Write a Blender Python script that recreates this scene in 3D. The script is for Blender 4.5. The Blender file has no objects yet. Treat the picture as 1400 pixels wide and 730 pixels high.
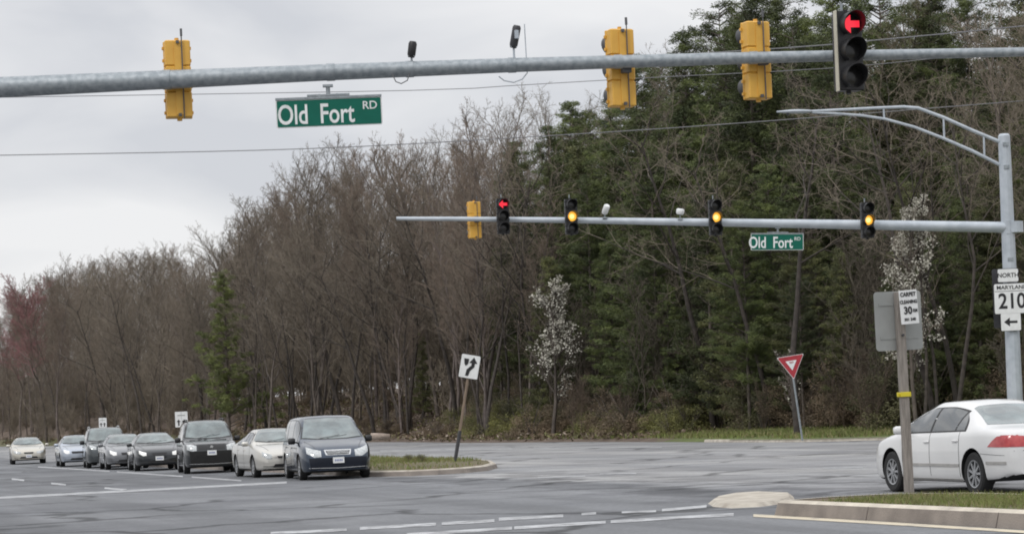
import bpy, bmesh, math, random
import numpy as np
from mathutils import Vector, Matrix, Euler
from mathutils.bvhtree import BVHTree

C = bpy.context.scene.collection
R = math.radians

# ------------------------------------------------------------------ camera, world, sun, exposure
FOC, EYE, ROLL = 3200.0, 1.6, R(2.4)          # focal length in photo pixels, eye height, camera roll
HX, HY = 700.0, 565.0
cam_d = bpy.data.cameras.new("camera")
cam = bpy.data.objects.new("camera", cam_d); C.objects.link(cam)
cam_d.sensor_width = 36; cam_d.lens = 36 * FOC / 1400; cam_d.shift_y = (HY - 365) / 1400
cam_d.clip_start = .3; cam_d.clip_end = 6000
cr, sr = math.cos(ROLL), math.sin(ROLL)
M = Matrix(((cr, sr, 0, 0), (0, 0, -1, 0), (-sr, cr, 0, EYE), (0, 0, 0, 1)))
cam.matrix_world = M
bpy.context.scene.camera = cam

SUN_EL, SUN_AZ = R(48), R(215)                # azimuth measured clockwise from +Y
W = bpy.data.worlds.new("World"); bpy.context.scene.world = W; W.use_nodes = True
nt = W.node_tree; N = nt.nodes; L = nt.links
for n in list(N): N.remove(n)
def nd(tree, typ, **kw):
    n = tree.nodes.new(typ)
    for k, v in kw.items(): setattr(n, k, v)
    return n
sky = nd(nt, 'ShaderNodeTexSky', sky_type='NISHITA', sun_disc=False, sun_elevation=SUN_EL, sun_rotation=SUN_AZ)
tc = nd(nt, 'ShaderNodeTexCoord'); mp = nd(nt, 'ShaderNodeMapping'); mp.inputs['Scale'].default_value = (4.0, 4.0, 10)
mp.inputs['Rotation'].default_value = (0, R(-7), 0)
ns = nd(nt, 'ShaderNodeTexNoise'); ns.inputs['Scale'].default_value = 1.6; ns.inputs['Detail'].default_value = 5; ns.inputs['Roughness'].default_value = .45
ns.inputs['Distortion'].default_value = .4
rp = nd(nt, 'ShaderNodeValToRGB')
rp.color_ramp.elements[0].position = .38; rp.color_ramp.elements[0].color = (6.6, 6.75, 7.15, 1)
rp.color_ramp.elements[1].position = .62; rp.color_ramp.elements[1].color = (8.9, 8.9, 9.0, 1)
sx = nd(nt, 'ShaderNodeSeparateXYZ')
mr = nd(nt, 'ShaderNodeMapRange'); mr.inputs['From Min'].default_value = .22; mr.inputs['From Max'].default_value = 1
mr.inputs['To Min'].default_value = 1; mr.inputs['To Max'].default_value = 2.1
mul = nd(nt, 'ShaderNodeVectorMath', operation='SCALE')
mx = nd(nt, 'ShaderNodeMix', data_type='RGBA'); mx.inputs['Factor'].default_value = .94
bg = nd(nt, 'ShaderNodeBackground'); bg.inputs['Strength'].default_value = .1
ow = nd(nt, 'ShaderNodeOutputWorld')
L.new(tc.outputs['Generated'], mp.inputs['Vector']); L.new(mp.outputs[0], ns.inputs['Vector']); L.new(ns.outputs['Fac'], rp.inputs['Fac'])
L.new(tc.outputs['Generated'], sx.inputs[0]); L.new(sx.outputs['Z'], mr.inputs['Value'])
L.new(rp.outputs['Color'], mul.inputs[0]); L.new(mr.outputs['Result'], mul.inputs['Scale'])
L.new(sky.outputs[0], mx.inputs['A']); L.new(mul.outputs[0], mx.inputs['B'])
L.new(mx.outputs['Result'], bg.inputs['Color']); L.new(bg.outputs[0], ow.inputs['Surface'])

sd = bpy.data.lights.new("sun", 'SUN'); sd.energy = 1.0; sd.angle = R(14); sd.color = (1, .97, .93)
so = bpy.data.objects.new("sun", sd); C.objects.link(so)
sdir = Vector((math.sin(SUN_AZ) * math.cos(SUN_EL), math.cos(SUN_AZ) * math.cos(SUN_EL), math.sin(SUN_EL)))
so.rotation_euler = sdir.to_track_quat('Z', 'Y').to_euler()
vs = bpy.context.scene.view_settings
vs.view_transform = 'Standard'; vs.look = 'None'; vs.exposure = 0.0; vs.gamma = 1; vs.use_curve_mapping = False
try:
    bpy.context.scene.cycles.max_bounces = 5; bpy.context.scene.cycles.diffuse_bounces = 3
    bpy.context.scene.cycles.use_denoising = True; bpy.context.scene.cycles.denoiser = 'OPENIMAGEDENOISE'; bpy.context.scene.cycles.filter_width = 1.9
except Exception: pass

# ------------------------------------------------------------------ surveying: photo points read as places
def _ray(px, py):
    u, v = px - HX, HY - py
    return (u * cr + v * sr) / FOC, (-u * sr + v * cr) / FOC
def G(px, py, z=0.0):
    x, k = _ray(px, py); d = (EYE - z) / (-k)
    return Vector((x * d, d, z))
def P(px, py, d):
    x, k = _ray(px, py)
    return Vector((x * d, d, EYE + k * d))
FA = R(18.8)                                   # the highway runs this far left of the view
FWD = Vector((-math.sin(FA), math.cos(FA), 0)); RGT = Vector((math.cos(FA), math.sin(FA), 0))

# ------------------------------------------------------------------ materials
def mat(name, col, rough=.6, metal=0.0, col2=None, scale=8, detail=4, lo=.35, hi=.65, bump=0, bscale=None, emit=None, estr=0,
        coat=0, spec=None, rnd=0, stretch=None, trans=0):
    m = bpy.data.materials.new(name); m.use_nodes = True
    t = m.node_tree; b = t.nodes['Principled BSDF']
    b.inputs['Roughness'].default_value = rough; b.inputs['Metallic'].default_value = metal
    b.inputs['Coat Weight'].default_value = coat; b.inputs['Coat Roughness'].default_value = .04
    if spec is not None: b.inputs['Specular IOR Level'].default_value = spec
    if emit: b.inputs['Emission Color'].default_value = (*emit, 1); b.inputs['Emission Strength'].default_value = estr
    c2 = col2 or tuple(x * .82 for x in col)
    co = nd(t, 'ShaderNodeTexCoord'); mpn = nd(t, 'ShaderNodeMapping')
    if stretch: mpn.inputs['Scale'].default_value = stretch
    t.links.new(co.outputs['Object'], mpn.inputs[0])
    no = nd(t, 'ShaderNodeTexNoise'); no.inputs['Scale'].default_value = scale; no.inputs['Detail'].default_value = detail
    t.links.new(mpn.outputs[0], no.inputs['Vector'])
    r = nd(t, 'ShaderNodeValToRGB'); r.color_ramp.elements[0].position = lo; r.color_ramp.elements[1].position = hi
    r.color_ramp.elements[0].color = (*c2, 1); r.color_ramp.elements[1].color = (*col, 1)
    t.links.new(no.outputs['Fac'], r.inputs['Fac'])
    out = r.outputs['Color']
    if rnd:
        oi = nd(t, 'ShaderNodeObjectInfo'); ml = nd(t, 'ShaderNodeMapRange')
        ml.inputs['To Min'].default_value = 1 - rnd; ml.inputs['To Max'].default_value = 1 + rnd
        t.links.new(oi.outputs['Random'], ml.inputs['Value'])
        hs = nd(t, 'ShaderNodeHueSaturation'); t.links.new(out, hs.inputs['Color']); t.links.new(ml.outputs['Result'], hs.inputs['Value'])
        out = hs.outputs['Color']
    t.links.new(out, b.inputs['Base Color'])
    if bump:
        n2 = nd(t, 'ShaderNodeTexNoise'); n2.inputs['Scale'].default_value = bscale or scale * 4; n2.inputs['Detail'].default_value = 6
        t.links.new(mpn.outputs[0], n2.inputs['Vector'])
        bp = nd(t, 'ShaderNodeBump'); bp.inputs['Strength'].default_value = bump; bp.inputs['Distance'].default_value = .03
        t.links.new(n2.outputs['Fac'], bp.inputs['Height']); t.links.new(bp.outputs[0], b.inputs['Normal'])
    return m
m_steel = mat('galvanised_steel', (.35, .38, .40), .5, .45, (.24, .27, .29), 14, 10, .36, .64, stretch=(1, 1, 1))
m_steel_new = mat('pale_galvanised_steel', (.50, .54, .58), .5, .3, (.40, .44, .48), 3, 5)
m_yel = mat('signal_yellow', (.74, .42, .07), .5, 0, (.66, .36, .06), 4)
m_yel_pale = mat('faded_yellow', (.55, .52, .42), .5, 0, (.45, .42, .34), 4)
m_blk = mat('black_housing', (.018, .018, .02), .45, 0, (.012, .012, .013), 6)
m_dark = mat('dark_grey_plastic', (.05, .05, .055), .5)
m_wht = mat('white_sheeting', (.78, .79, .79), .45, 0, (.70, .71, .70), 6)
m_grn = mat('green_sheeting', (.003, .125, .085), .55, 0, (.003, .11, .075), 5, spec=.25)
m_red = mat('red_sheeting', (.42, .035, .05), .45)
m_alu = mat('weathered_sign_back', (.36, .37, .36), .55, .2, (.30, .31, .30), 3, 6)
m_wood = mat('weathered_post_wood', (.30, .27, .24), .85, 0, (.19, .17, .15), 30, 6, bump=.4, stretch=(1, 1, .12))
m_wood2 = mat('brown_post_wood', (.25, .19, .14), .85, 0, (.16, .12, .09), 30, 6, stretch=(1, 1, .12))
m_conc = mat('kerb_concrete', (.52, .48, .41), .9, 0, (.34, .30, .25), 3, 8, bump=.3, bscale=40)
m_concface = mat('dark_kerb_concrete', (.27, .235, .205), .9, 0, (.19, .165, .145), 2.5, 8, bump=.3, bscale=40)  # kerb face concrete, darker than the kerb top
m_cap = mat('pale_kerb_edge', (.66, .60, .50), .9, 0, (.42, .38, .32), 2, 8)  # cream highlight of the kerb's top edge, put into its colour
m_tar = mat('joint_grime', (.13, .11, .10), .9)
m_tape = mat('yellow_tape', (.72, .60, .03), .5)
m_lred = mat('lit_red_lens', (.6, .01, .02), .3, emit=(1, .03, .06), estr=.9)
m_lyel = mat('lit_yellow_lens', (.8, .5, .05), .3, emit=(1, .45, .05), estr=1.0)
m_lcen = mat('bright_lens_centre', (.8, .6, .2), .3, emit=(1, .74, .26), estr=1.25)
m_loff = mat('unlit_lens', (.02, .02, .02), .2)
m_blkleg = mat('black_legend', (.015, .015, .017), .5)
m_txtw = mat('white_legend', (.82, .84, .83), .45)
m_cable = mat('cable', (.10, .10, .105), .6); m_wire = mat('weathered_wire', (.22, .22, .23), .6)
m_bark = mat('grey_brown_bark', (.155, .13, .11), .9, 0, (.085, .07, .06), 3, 5, rnd=.28)
m_barkr = mat('reddish_bark', (.20, .165, .15), .9, 0, (.11, .09, .08), 3, 5, rnd=.25)
m_twig = mat('bare_twigs', (.225, .188, .145), .9, 0, (.14, .118, .09), 1, 3, rnd=.25)
m_twigr = mat('reddish_budding_twigs', (.262, .205, .160), .9, 0, (.165, .13, .10), 1, 3, rnd=.2)
m_twigred = mat('red_maple_buds', (.31, .145, .145), .9, 0, (.20, .11, .105), 1, 3)
m_twigo = mat('olive_budding_twigs', (.20, .175, .115), .9, 0, (.13, .115, .075), 1, 3, rnd=.2)
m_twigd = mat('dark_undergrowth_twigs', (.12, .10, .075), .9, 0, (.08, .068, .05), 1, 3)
m_twigd2 = mat('brown_brush_twigs', (.15, .11, .08), .9, 0, (.09, .07, .05), 1, 3)
m_need = mat('pine_needles', (.112, .135, .038), .7, 0, (.046, .062, .022), .8, 4, rnd=.45)
m_need2 = mat('olive_needles', (.150, .155, .055), .7, 0, (.075, .085, .034), .8, 4, rnd=.35)
m_needb = mat('bright_olive_needles', (.19, .215, .065), .7, 0, (.10, .12, .04), .8, 4)
m_leafg = mat('fresh_green_leaves', (.20, .195, .06), .7, 0, (.10, .105, .035), .9, 4, rnd=.25)
m_leafb = mat('dry_brown_brush', (.21, .155, .10), .8, 0, (.11, .085, .055), .9, 4, rnd=.25)
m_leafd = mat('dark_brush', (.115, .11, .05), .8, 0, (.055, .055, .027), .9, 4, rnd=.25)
m_blos = mat('white_blossom', (.60, .58, .50), .7, 0, (.42, .40, .34), 2, 3)
m_grass = mat('roadside_grass', (.20, .24, .06), .8, 0, (.11, .14, .04), .8, 5, lo=.3, hi=.7)
m_grass2 = mat('dry_grass', (.30, .25, .13), .8, 0, (.16, .15, .06), .9, 5)
m_soil = mat('grassy_soil', (.115, .12, .05), .95, 0, (.13, .09, .06), 1.3, 8, bump=.5, bscale=12)
m_litter = mat('leaf_litter', (.20, .145, .10), .95, 0, (.085, .07, .045), .35, 12, lo=.3, hi=.7, bump=.6, bscale=6)
m_log = mat('bleached_wood', (.48, .40, .33), .85, 0, (.3, .24, .2), 3)
# cars
def paint(n, c, rough=.35, metal=0.0): return mat(n, c, rough, metal, tuple(x * .93 for x in c), 1.2, 3, coat=1.0 if max(c) < .3 else .8, spec=.05 if metal == 0 and max(c) < .2 else .4)
m_pwht = paint('white_car_paint', (.72, .72, .71))
m_pnavy = paint('navy_car_paint', (.034, .050, .078), .3, .75)
m_navyd = mat('shaded_navy_bumper', (.006, .009, .018), .4, spec=.3)  # bumper in darkened body navy; shade low on the nose is in its colour
m_pblk = paint('black_car_paint', (.03, .033, .036), .3, .7)
m_pgry = paint('grey_car_paint', (.20, .205, .215), .3, .75)
m_psil = paint('silver_blue_paint', (.42, .46, .52), .3, .7)
m_pbei = paint('champagne_paint', (.60, .58, .53), .3, .55)
m_pgold = paint('pale_gold_paint', (.56, .53, .46), .3, .55)
m_pdk = paint('charcoal_green_paint', (.07, .08, .085), .3, .7)
m_under = mat('car_underside', (.012, .012, .012), .9)
m_glass = mat('tinted_glass', (.022, .028, .03), .06, 0, (.030, .038, .04), 1, spec=.9, coat=.6)
m_wglass = mat('windscreen_glass', (.17, .215, .215), .07, 0, (.075, .095, .095), 2.2, 3, spec=.9, coat=.7)  # pale teal base colour stands in for the reflected sky
m_rub = mat('tyre_rubber', (.022, .022, .022), .85)
m_rim = mat('alloy_rim', (.42, .43, .44), .4, .6)
m_chr = mat('chrome_trim', (.65, .66, .66), .25, .8)
m_hl = mat('headlight_glass', (.58, .60, .60), .15, .2, (.36, .38, .38), 14, coat=1)
m_hlon = mat('lit_headlight', (.8, .8, .78), .15, 0, coat=1, emit=(1, .97, .9), estr=.18)
m_tl = mat('red_taillight', (.36, .015, .02), .2, 0, (.50, .05, .05), 9, coat=1)
m_seam = mat('panel_gap', (.05, .05, .05), .8)
m_trim = mat('body_side_trim', (.42, .41, .39), .4)
m_blue = mat('plate_blue', (.10, .13, .35), .5)

# ------------------------------------------------------------------ helpers
def tag(o, label=None, cat=None, group=None, kind=None):
    if label: o['label'] = label
    if cat: o['category'] = cat
    if group: o['group'] = group
    if kind: o['kind'] = kind
    return o
def empty(name, loc=(0, 0, 0), rz=0):
    o = bpy.data.objects.new(name, None); C.objects.link(o); o.location = loc; o.rotation_euler = (0, 0, rz); o.empty_display_size = .3
    return o
def kids(o): return KIDS.get(o.name, [])
KIDS = {}
def link(o, parent=None):
    C.objects.link(o)
    if parent is not None:
        o.parent = parent; KIDS.setdefault(parent.name, []).append(o)
    return o
def copy_tree(o, parent=None):
    c = o.copy(); link(c, parent)
    for ch in kids(o): copy_tree(ch, c)
    return c
class MB:
    def __init__(s): s.v = []; s.f = []; s.n = 0
    def add(s, vs, fs):
        b = s.n; s.v.extend([tuple(p) for p in vs]); s.n += len(vs); s.f.extend([tuple(i + b for i in f) for f in fs]); return s
    def box(s, c, h, rot=None, taper=1.0):
        c = Vector(c); pts = []
        for z in (-1, 1):
            k = taper if z > 0 else 1
            for x, y in ((-1, -1), (1, -1), (1, 1), (-1, 1)):
                p = Vector((x * h[0] * k, y * h[1] * k, z * h[2]))
                if rot is not None: p = rot @ p
                pts.append(c + p)
        return s.add(pts, [(3, 2, 1, 0), (4, 5, 6, 7), (0, 1, 5, 4), (1, 2, 6, 5), (2, 3, 7, 6), (3, 0, 4, 7)])
    def bbox(s, c, h, bev=.01, rot=None):
        """box with chamfered vertical and horizontal edges"""
        c = Vector(c); pts = []; b = bev
        for z, k in ((-h[2], b), (-h[2] + b, 0), (h[2] - b, 0), (h[2], b)):
            X, Y = h[0] - k, h[1] - k
            for x, y in ((-X + b, -Y), (X - b, -Y), (X, -Y + b), (X, Y - b), (X - b, Y), (-X + b, Y), (-X, Y - b), (-X, -Y + b)):
                p = Vector((x, y, z))
                if rot is not None: p = rot @ p
                pts.append(c + p)
        fs = [tuple(reversed(range(8))), tuple(range(24, 32))]
        for r in range(3):
            for i in range(8):
                j = (i + 1) % 8; fs.append((r * 8 + i, r * 8 + j, r * 8 + 8 + j, r * 8 + 8 + i))
        return s.add(pts, fs)
    def tube(s, pts, rad, n=10, caps=True):
        pts = [Vector(p) for p in pts]; k = len(pts)
        if not hasattr(rad, '__len__'): rad = [rad] * k
        ref = None; vs = []
        for i, p in enumerate(pts):
            t = (pts[min(i + 1, k - 1)] - pts[max(i - 1, 0)])
            t = t.normalized() if t.length > 1e-9 else Vector((0, 0, 1))
            if ref is None:
                ref = Vector((0, 0, 1)) if abs(t.z) < .9 else Vector((1, 0, 0))
                a = t.cross(ref).normalized()
            else:
                a = (a - t * a.dot(t)); a = a.normalized() if a.length > 1e-6 else t.orthogonal().normalized()
            b = t.cross(a)
            for q in range(n):
                w = 2 * math.pi * q / n; vs.append(p + (a * math.cos(w) + b * math.sin(w)) * rad[i])
        fs = []
        for i in range(k - 1):
            for q in range(n):
                r_ = (q + 1) % n; fs.append((i * n + q, i * n + r_, (i + 1) * n + r_, (i + 1) * n + q))
        if caps: fs.append(tuple(reversed(range(n)))); fs.append(tuple(range((k - 1) * n, k * n)))
        return s.add(vs, fs)
    def prism(s, poly, y0, y1, axis='y'):
        """polygon (x,z) extruded along y  (axis 'z': polygon (x,y) extruded along z)"""
        n = len(poly)
        if axis == 'y': vs = [(x, y0, z) for x, z in poly] + [(x, y1, z) for x, z in poly]
        else: vs = [(x, y, y0) for x, y in poly] + [(x, y, y1) for x, y in poly]
        fs = [tuple(range(n)), tuple(reversed(range(n, 2 * n)))] + [(i, i + n, (i + 1) % n + n, (i + 1) % n) for i in range(n)]
        return s.add(vs, fs)
    def build(s, name, m, parent=None, smooth=False, fix=True):
        me = bpy.data.meshes.new(name); me.from_pydata(s.v, [], s.f)
        for mm in (m if isinstance(m, (list, tuple)) else [m]): me.materials.append(mm)
        if fix:
            bm = bmesh.new(); bm.from_mesh(me); bmesh.ops.recalc_face_normals(bm, faces=bm.faces); bm.to_mesh(me); bm.free()
        if smooth is True: me.polygons.foreach_set('use_smooth', [True] * len(me.polygons))
        elif smooth:
            me.polygons.foreach_set('use_smooth', [True] * len(me.polygons)); me.set_sharp_from_angle(angle=smooth)
        me.update()
        return link(bpy.data.objects.new(name, me), parent)
def npmesh(name, V, F, m, parent=None, matidx=None, smooth=False):
    """V (n,3), F (k,w) uniform polygons"""
    me = bpy.data.meshes.new(name); V = np.asarray(V, dtype=np.float32); F = np.asarray(F, dtype=np.int32)
    k, w = F.shape
    me.vertices.add(len(V)); me.vertices.foreach_set('co', V.ravel())
    me.loops.add(k * w); me.loops.foreach_set('vertex_index', F.ravel())
    me.polygons.add(k); me.polygons.foreach_set('loop_start', np.arange(0, k * w, w, dtype=np.int32)); me.polygons.foreach_set('loop_total', np.full(k, w, dtype=np.int32))
    for mm in (m if isinstance(m, (list, tuple)) else [m]): me.materials.append(mm)
    if matidx is not None: me.polygons.foreach_set('material_index', np.asarray(matidx, dtype=np.int32))
    if smooth: me.polygons.foreach_set('use_smooth', np.ones(k, dtype=bool))
    me.update(calc_edges=True); me.validate()
    if name == '_': return me
    return link(bpy.data.objects.new(name, me), parent)
def text(s, size, m, parent, loc=(0, 0, 0), name='lettering', bold=.012, sx=1.0, align='CENTER', ext=.002):
    cu = bpy.data.curves.new(name, 'FONT'); cu.body = s; cu.size = size; cu.offset = bold * size; cu.extrude = ext
    cu.align_x = align; cu.align_y = 'CENTER'; cu.resolution_u = 4
    o = bpy.data.objects.new('_t', cu); C.objects.link(o)
    dg = bpy.context.evaluated_depsgraph_get(); me = bpy.data.meshes.new_from_object(o.evaluated_get(dg))
    C.objects.unlink(o); bpy.data.objects.remove(o)
    me.transform(Matrix.Translation(Vector(loc)) @ Matrix.Rotation(R(90), 4, 'X') @ Matrix.Diagonal((sx, 1, 1, 1)))
    me.materials.clear(); me.materials.append(m)
    return link(bpy.data.objects.new(name, me), parent)
def rrect(w, h, r, n=4):
    pts = []
    for cx, cz, a0 in ((w - r, h - r, 0), (-w + r, h - r, 90), (-w + r, -h + r, 180), (w - r, -h + r, 270)):
        for i in range(n + 1):
            a = R(a0 + 90 * i / n); pts.append((cx + r * math.cos(a), cz + r * math.sin(a)))
    return pts
def smoothstep(x): x = np.clip(x, 0, 1); return x * x * (3 - 2 * x)
rng = np.random.default_rng(7); random.seed(7)

# ------------------------------------------------------------------ ground and roads
EDGE = [Vector(p) for p in ((19, 40, 0), (16.6, 52, 0), (14.2, 62, 0), (13.1, 70, 0))]
EDGE += [G(1240, 601.5), G(1100, 604), G(1000, 604.2), G(800, 603.8), G(640, 605)]
EDGE += [Vector((-10.5, 166, 0)), Vector((-31, 214, 0)), Vector((-62, 300, 0)), Vector((-100, 395, 0)), Vector((-160, 520, 0))]
def densify(pl, step):
    out = []
    # Catmull-Rom so the road edge runs in a smooth curve
    for i in range(len(pl) - 1):
        p0, p1, p2, p3 = pl[max(i - 1, 0)], pl[i], pl[i + 1], pl[min(i + 2, len(pl) - 1)]
        k = max(2, int((p2 - p1).length / step))
        for j in range(k):
            t = j / k
            out.append(.5 * ((2 * p1) + (p2 - p0) * t + (2 * p0 - 5 * p1 + 4 * p2 - p3) * t * t + (3 * p1 - p0 - 3 * p2 + p3) * t ** 3))
    out.append(pl[-1]); return out
EL = densify(EDGE, 2.0)
EN = []
for i in range(len(EL)):
    t = (EL[min(i + 2, len(EL) - 1)] - EL[max(i - 2, 0)]).normalized(); EN.append(Vector((t.y, -t.x, 0)))
def bank(o, y):
    """height of the wood's floor, o metres in from the road edge"""
    lo = min(1, max(0, (y - 118) / 14))              # beyond the grass verge the bank starts at the road
    st = 4.5 - 3.3 * lo
    z = .12 + .05 * min(o, st)
    if o > st: z += 2.6 * float(smoothstep((o - st) / 9.0)) + .05 * max(0, min(o, 90) - st)
    return z
OFF = [0, .5, 1, 1.8, 2.7, 3.8, 5, 6.5, 8, 10, 12, 15, 19, 25, 34, 46, 62, 85, 130, 260, 600]
VV, FF = [], []
for i, (p, n) in enumerate(zip(EL, EN)):
    for j, o in enumerate(OFF):
        q = p + n * o
        if o > 40:                                    # keep far offsets from folding over each other
            q = p + Vector((.93, .37, 0)) * (o - 40) + n * 40
        zz = bank(o, p.y) + (rng.normal() * .03 * min(1, o / 3) if 0 < o < 60 else 0) + .12 * math.sin(i * .9 + o) * min(1, o / 6)
        VV.append((q.x, q.y, zz if j else (.10 if p.y < 99 else .004)))
k = len(OFF)
for i in range(len(EL) - 1):
    for j in range(k - 1): FF.append((i * k + j, i * k + j + 1, (i + 1) * k + j + 1, (i + 1) * k + j))
# verge colour: grass near the kerb on the right, leaf litter elsewhere
def ground_mat():
    m = bpy.data.materials.new('verge_and_wood_floor'); m.use_nodes = True; t = m.node_tree; b = t.nodes['Principled BSDF']; b.inputs['Roughness'].default_value = .95
    co = nd(t, 'ShaderNodeTexCoord')
    def noise(s, d=8, r=.6):
        n = nd(t, 'ShaderNodeTexNoise'); n.inputs['Scale'].default_value = s; n.inputs['Detail'].default_value = d; n.inputs['Roughness'].default_value = r
        t.links.new(co.outputs['Object'], n.inputs['Vector']); return n
    def ramp(src, a, ca, b_, cb):
        r = nd(t, 'ShaderNodeValToRGB'); r.color_ramp.elements[0].position = a; r.color_ramp.elements[0].color = (*ca, 1)
        r.color_ramp.elements[1].position = b_; r.color_ramp.elements[1].color = (*cb, 1); t.links.new(src, r.inputs['Fac']); return r
    lit = ramp(noise(.8, 12, .7).outputs['Fac'], .3, (.085, .06, .045), .7, (.165, .125, .095))
    gr = ramp(noise(1.5, 10, .7).outputs['Fac'], .3, (.07, .09, .03), .7, (.15, .18, .055))
    at = nd(t, 'ShaderNodeAttribute', attribute_name='grass'); ad = nd(t, 'ShaderNodeMath', operation='ADD'); n3 = noise(.9)
    t.links.new(at.outputs['Fac'], ad.inputs[0]); t.links.new(n3.outputs['Fac'], ad.inputs[1])
    f = ramp(ad.outputs[0], .82, (0, 0, 0), 1.0, (1, 1, 1))
    mxx = nd(t, 'ShaderNodeMix', data_type='RGBA'); t.links.new(f.outputs['Color'], mxx.inputs['Factor'])
    t.links.new(lit.outputs['Color'], mxx.inputs['A']); t.links.new(gr.outputs['Color'], mxx.inputs['B']); t.links.new(mxx.outputs['Result'], b.inputs['Base Color'])
    bp = nd(t, 'ShaderNodeBump'); bp.inputs['Strength'].default_value = .6; bp.inputs['Distance'].default_value = .1
    t.links.new(noise(4, 8).outputs['Fac'], bp.inputs['Height']); t.links.new(bp.outputs[0], b.inputs['Normal'])
    return m
vg = npmesh('verge', VV, FF, ground_mat(), smooth=True); tag(vg, kind='structure')
at = vg.data.attributes.new('grass', 'FLOAT', 'POINT')
gv = []
for i, p in enumerate(EL):
    for o in OFF:
        right = 1 - min(1, max(0, (p.y - 96) / 20)); left = min(1, max(0, (p.y - 170) / 15)) * .45
        gv.append(max(right * (1 if o < 5 else 0), left * (1 if o < 4 else 0) * .9, .35 if 4 < o < 14 and p.y < 150 else 0))
at.data.foreach_set('value', gv)

mb = MB(); mb.add([(-3000, -400, -.12), (3000, -400, -.12), (3000, 5000, -.12), (-3000, 5000, -.12)], [(0, 1, 2, 3)])
tag(mb.build('ground', m_soil), kind='structure')

def asphalt():
    m = bpy.data.materials.new('worn_asphalt'); m.use_nodes = True; t = m.node_tree; b = t.nodes['Principled BSDF']
    co = nd(t, 'ShaderNodeTexCoord'); mpn = nd(t, 'ShaderNodeMapping'); mpn.inputs['Rotation'].default_value = (0, 0, -FA)
    t.links.new(co.outputs['Object'], mpn.inputs[0])
    def noise(s, d=6, r=.55, stretch=None, dist=0):
        n = nd(t, 'ShaderNodeTexNoise'); n.inputs['Scale'].default_value = s; n.inputs['Detail'].default_value = d; n.inputs['Roughness'].default_value = r; n.inputs['Distortion'].default_value = dist
        if stretch:
            q = nd(t, 'ShaderNodeMapping'); q.inputs['Scale'].default_value = stretch; t.links.new(mpn.outputs[0], q.inputs[0]); t.links.new(q.outputs[0], n.inputs['Vector'])
        else: t.links.new(mpn.outputs[0], n.inputs['Vector'])
        return n.outputs['Fac']
    def ramp(src, a, ca, b_, cb):
        r = nd(t, 'ShaderNodeValToRGB'); r.color_ramp.elements[0].position = a; r.color_ramp.elements[0].color = (*ca, 1)
        r.color_ramp.elements[1].position = b_; r.color_ramp.elements[1].color = (*cb, 1); t.links.new(src, r.inputs['Fac']); return r.outputs['Color']
    def mix(a, b_, f, mode='MIX'):
        n = nd(t, 'ShaderNodeMix', data_type='RGBA', blend_type=mode)
        for s, k_ in ((a, 'A'), (b_, 'B'), (f, 'Factor')):
            if hasattr(s, 'links'): t.links.new(s, n.inputs[k_])
            else: n.inputs[k_].default_value = s
        return n.outputs['Result']
    dark = ramp(noise(.35, 8, .6, (1, .35, 1)), .3, (.125, .130, .138), .72, (.205, .210, .218))
    light = ramp(noise(.3, 8, .6, (1, .3, 1)), .3, (.235, .24, .248), .7, (.335, .33, .322))
    sep = nd(t, 'ShaderNodeSeparateXYZ'); t.links.new(mpn.outputs[0], sep.inputs[0])
    # older pale asphalt in the lanes beyond the medians; the boundary wanders
    add = nd(t, 'ShaderNodeMath', operation='MULTIPLY_ADD'); add.inputs[1].default_value = 5
    t.links.new(noise(.25, 5), add.inputs[0]); t.links.new(sep.outputs['X'], add.inputs[2])
    mrn = nd(t, 'ShaderNodeMapRange'); mrn.inputs['From Min'].default_value = 20.0; mrn.inputs['From Max'].default_value = 21.5; t.links.new(add.outputs[0], mrn.inputs['Value'])
    col = mix(dark, light, mrn.outputs['Result'])
    # lane-long tyre stains and cross seams
    col = mix(col, ramp(noise(1, 4, .5, (.9, .03, 1)), .42, (.84, .84, .84), .6, (1.06, 1.06, 1.06)), 1.0, 'MULTIPLY')
    col = mix(col, ramp(noise(1, 5, .6, (.07, .55, 1), .6), .40, (.89, .89, .90), .50, (1.02, 1.02, 1.02)), 1.0, 'MULTIPLY')
    # broken patches and sealed joints where the two surfaces meet
    ab = nd(t, 'ShaderNodeMath', operation='SUBTRACT'); t.links.new(add.outputs[0], ab.inputs[0]); ab.inputs[1].default_value = 20.7
    a3 = nd(t, 'ShaderNodeMath', operation='ABSOLUTE'); t.links.new(ab.outputs[0], a3.inputs[0])
    band = ramp(a3.outputs[0], .0, (1, 1, 1), 1.0, (0, 0, 0)); a3.inputs[0]
    sc3 = nd(t, 'ShaderNodeMath', operation='DIVIDE'); t.links.new(a3.outputs[0], sc3.inputs[0]); sc3.inputs[1].default_value = 4.0
    band = ramp(sc3.outputs[0], .15, (1, 1, 1), 1.0, (0, 0, 0))
    pat = ramp(noise(1, 7, .65, (.5, .5, 1), 1.2), .44, (.58, .58, .59), .53, (1.08, 1.08, 1.08))
    col = mix(col, pat, band, 'MULTIPLY')
    col = mix(col, ramp(noise(1, 3, .5, (.12, .10, 1), .3), .46, (.86, .86, .87), .49, (1.03, 1.03, 1.03)), 1.0, 'MULTIPLY')
    sp = ramp(noise(9, 5, .8), .30, (.74, .74, .74), .68, (1.2, 1.2, 1.2)); col = mix(col, sp, 1.0, 'MULTIPLY')
    vo = nd(t, 'ShaderNodeTexVoronoi', feature='DISTANCE_TO_EDGE'); vo.inputs['Scale'].default_value = .16
    wr = nd(t, 'ShaderNodeVectorMath', operation='ADD'); nv = nd(t, 'ShaderNodeTexNoise'); nv.inputs['Scale'].default_value = .5; nv.inputs['Detail'].default_value = 6
    t.links.new(mpn.outputs[0], nv.inputs['Vector']); sc_ = nd(t, 'ShaderNodeVectorMath', operation='SCALE'); sc_.inputs['Scale'].default_value = 2.2
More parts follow.
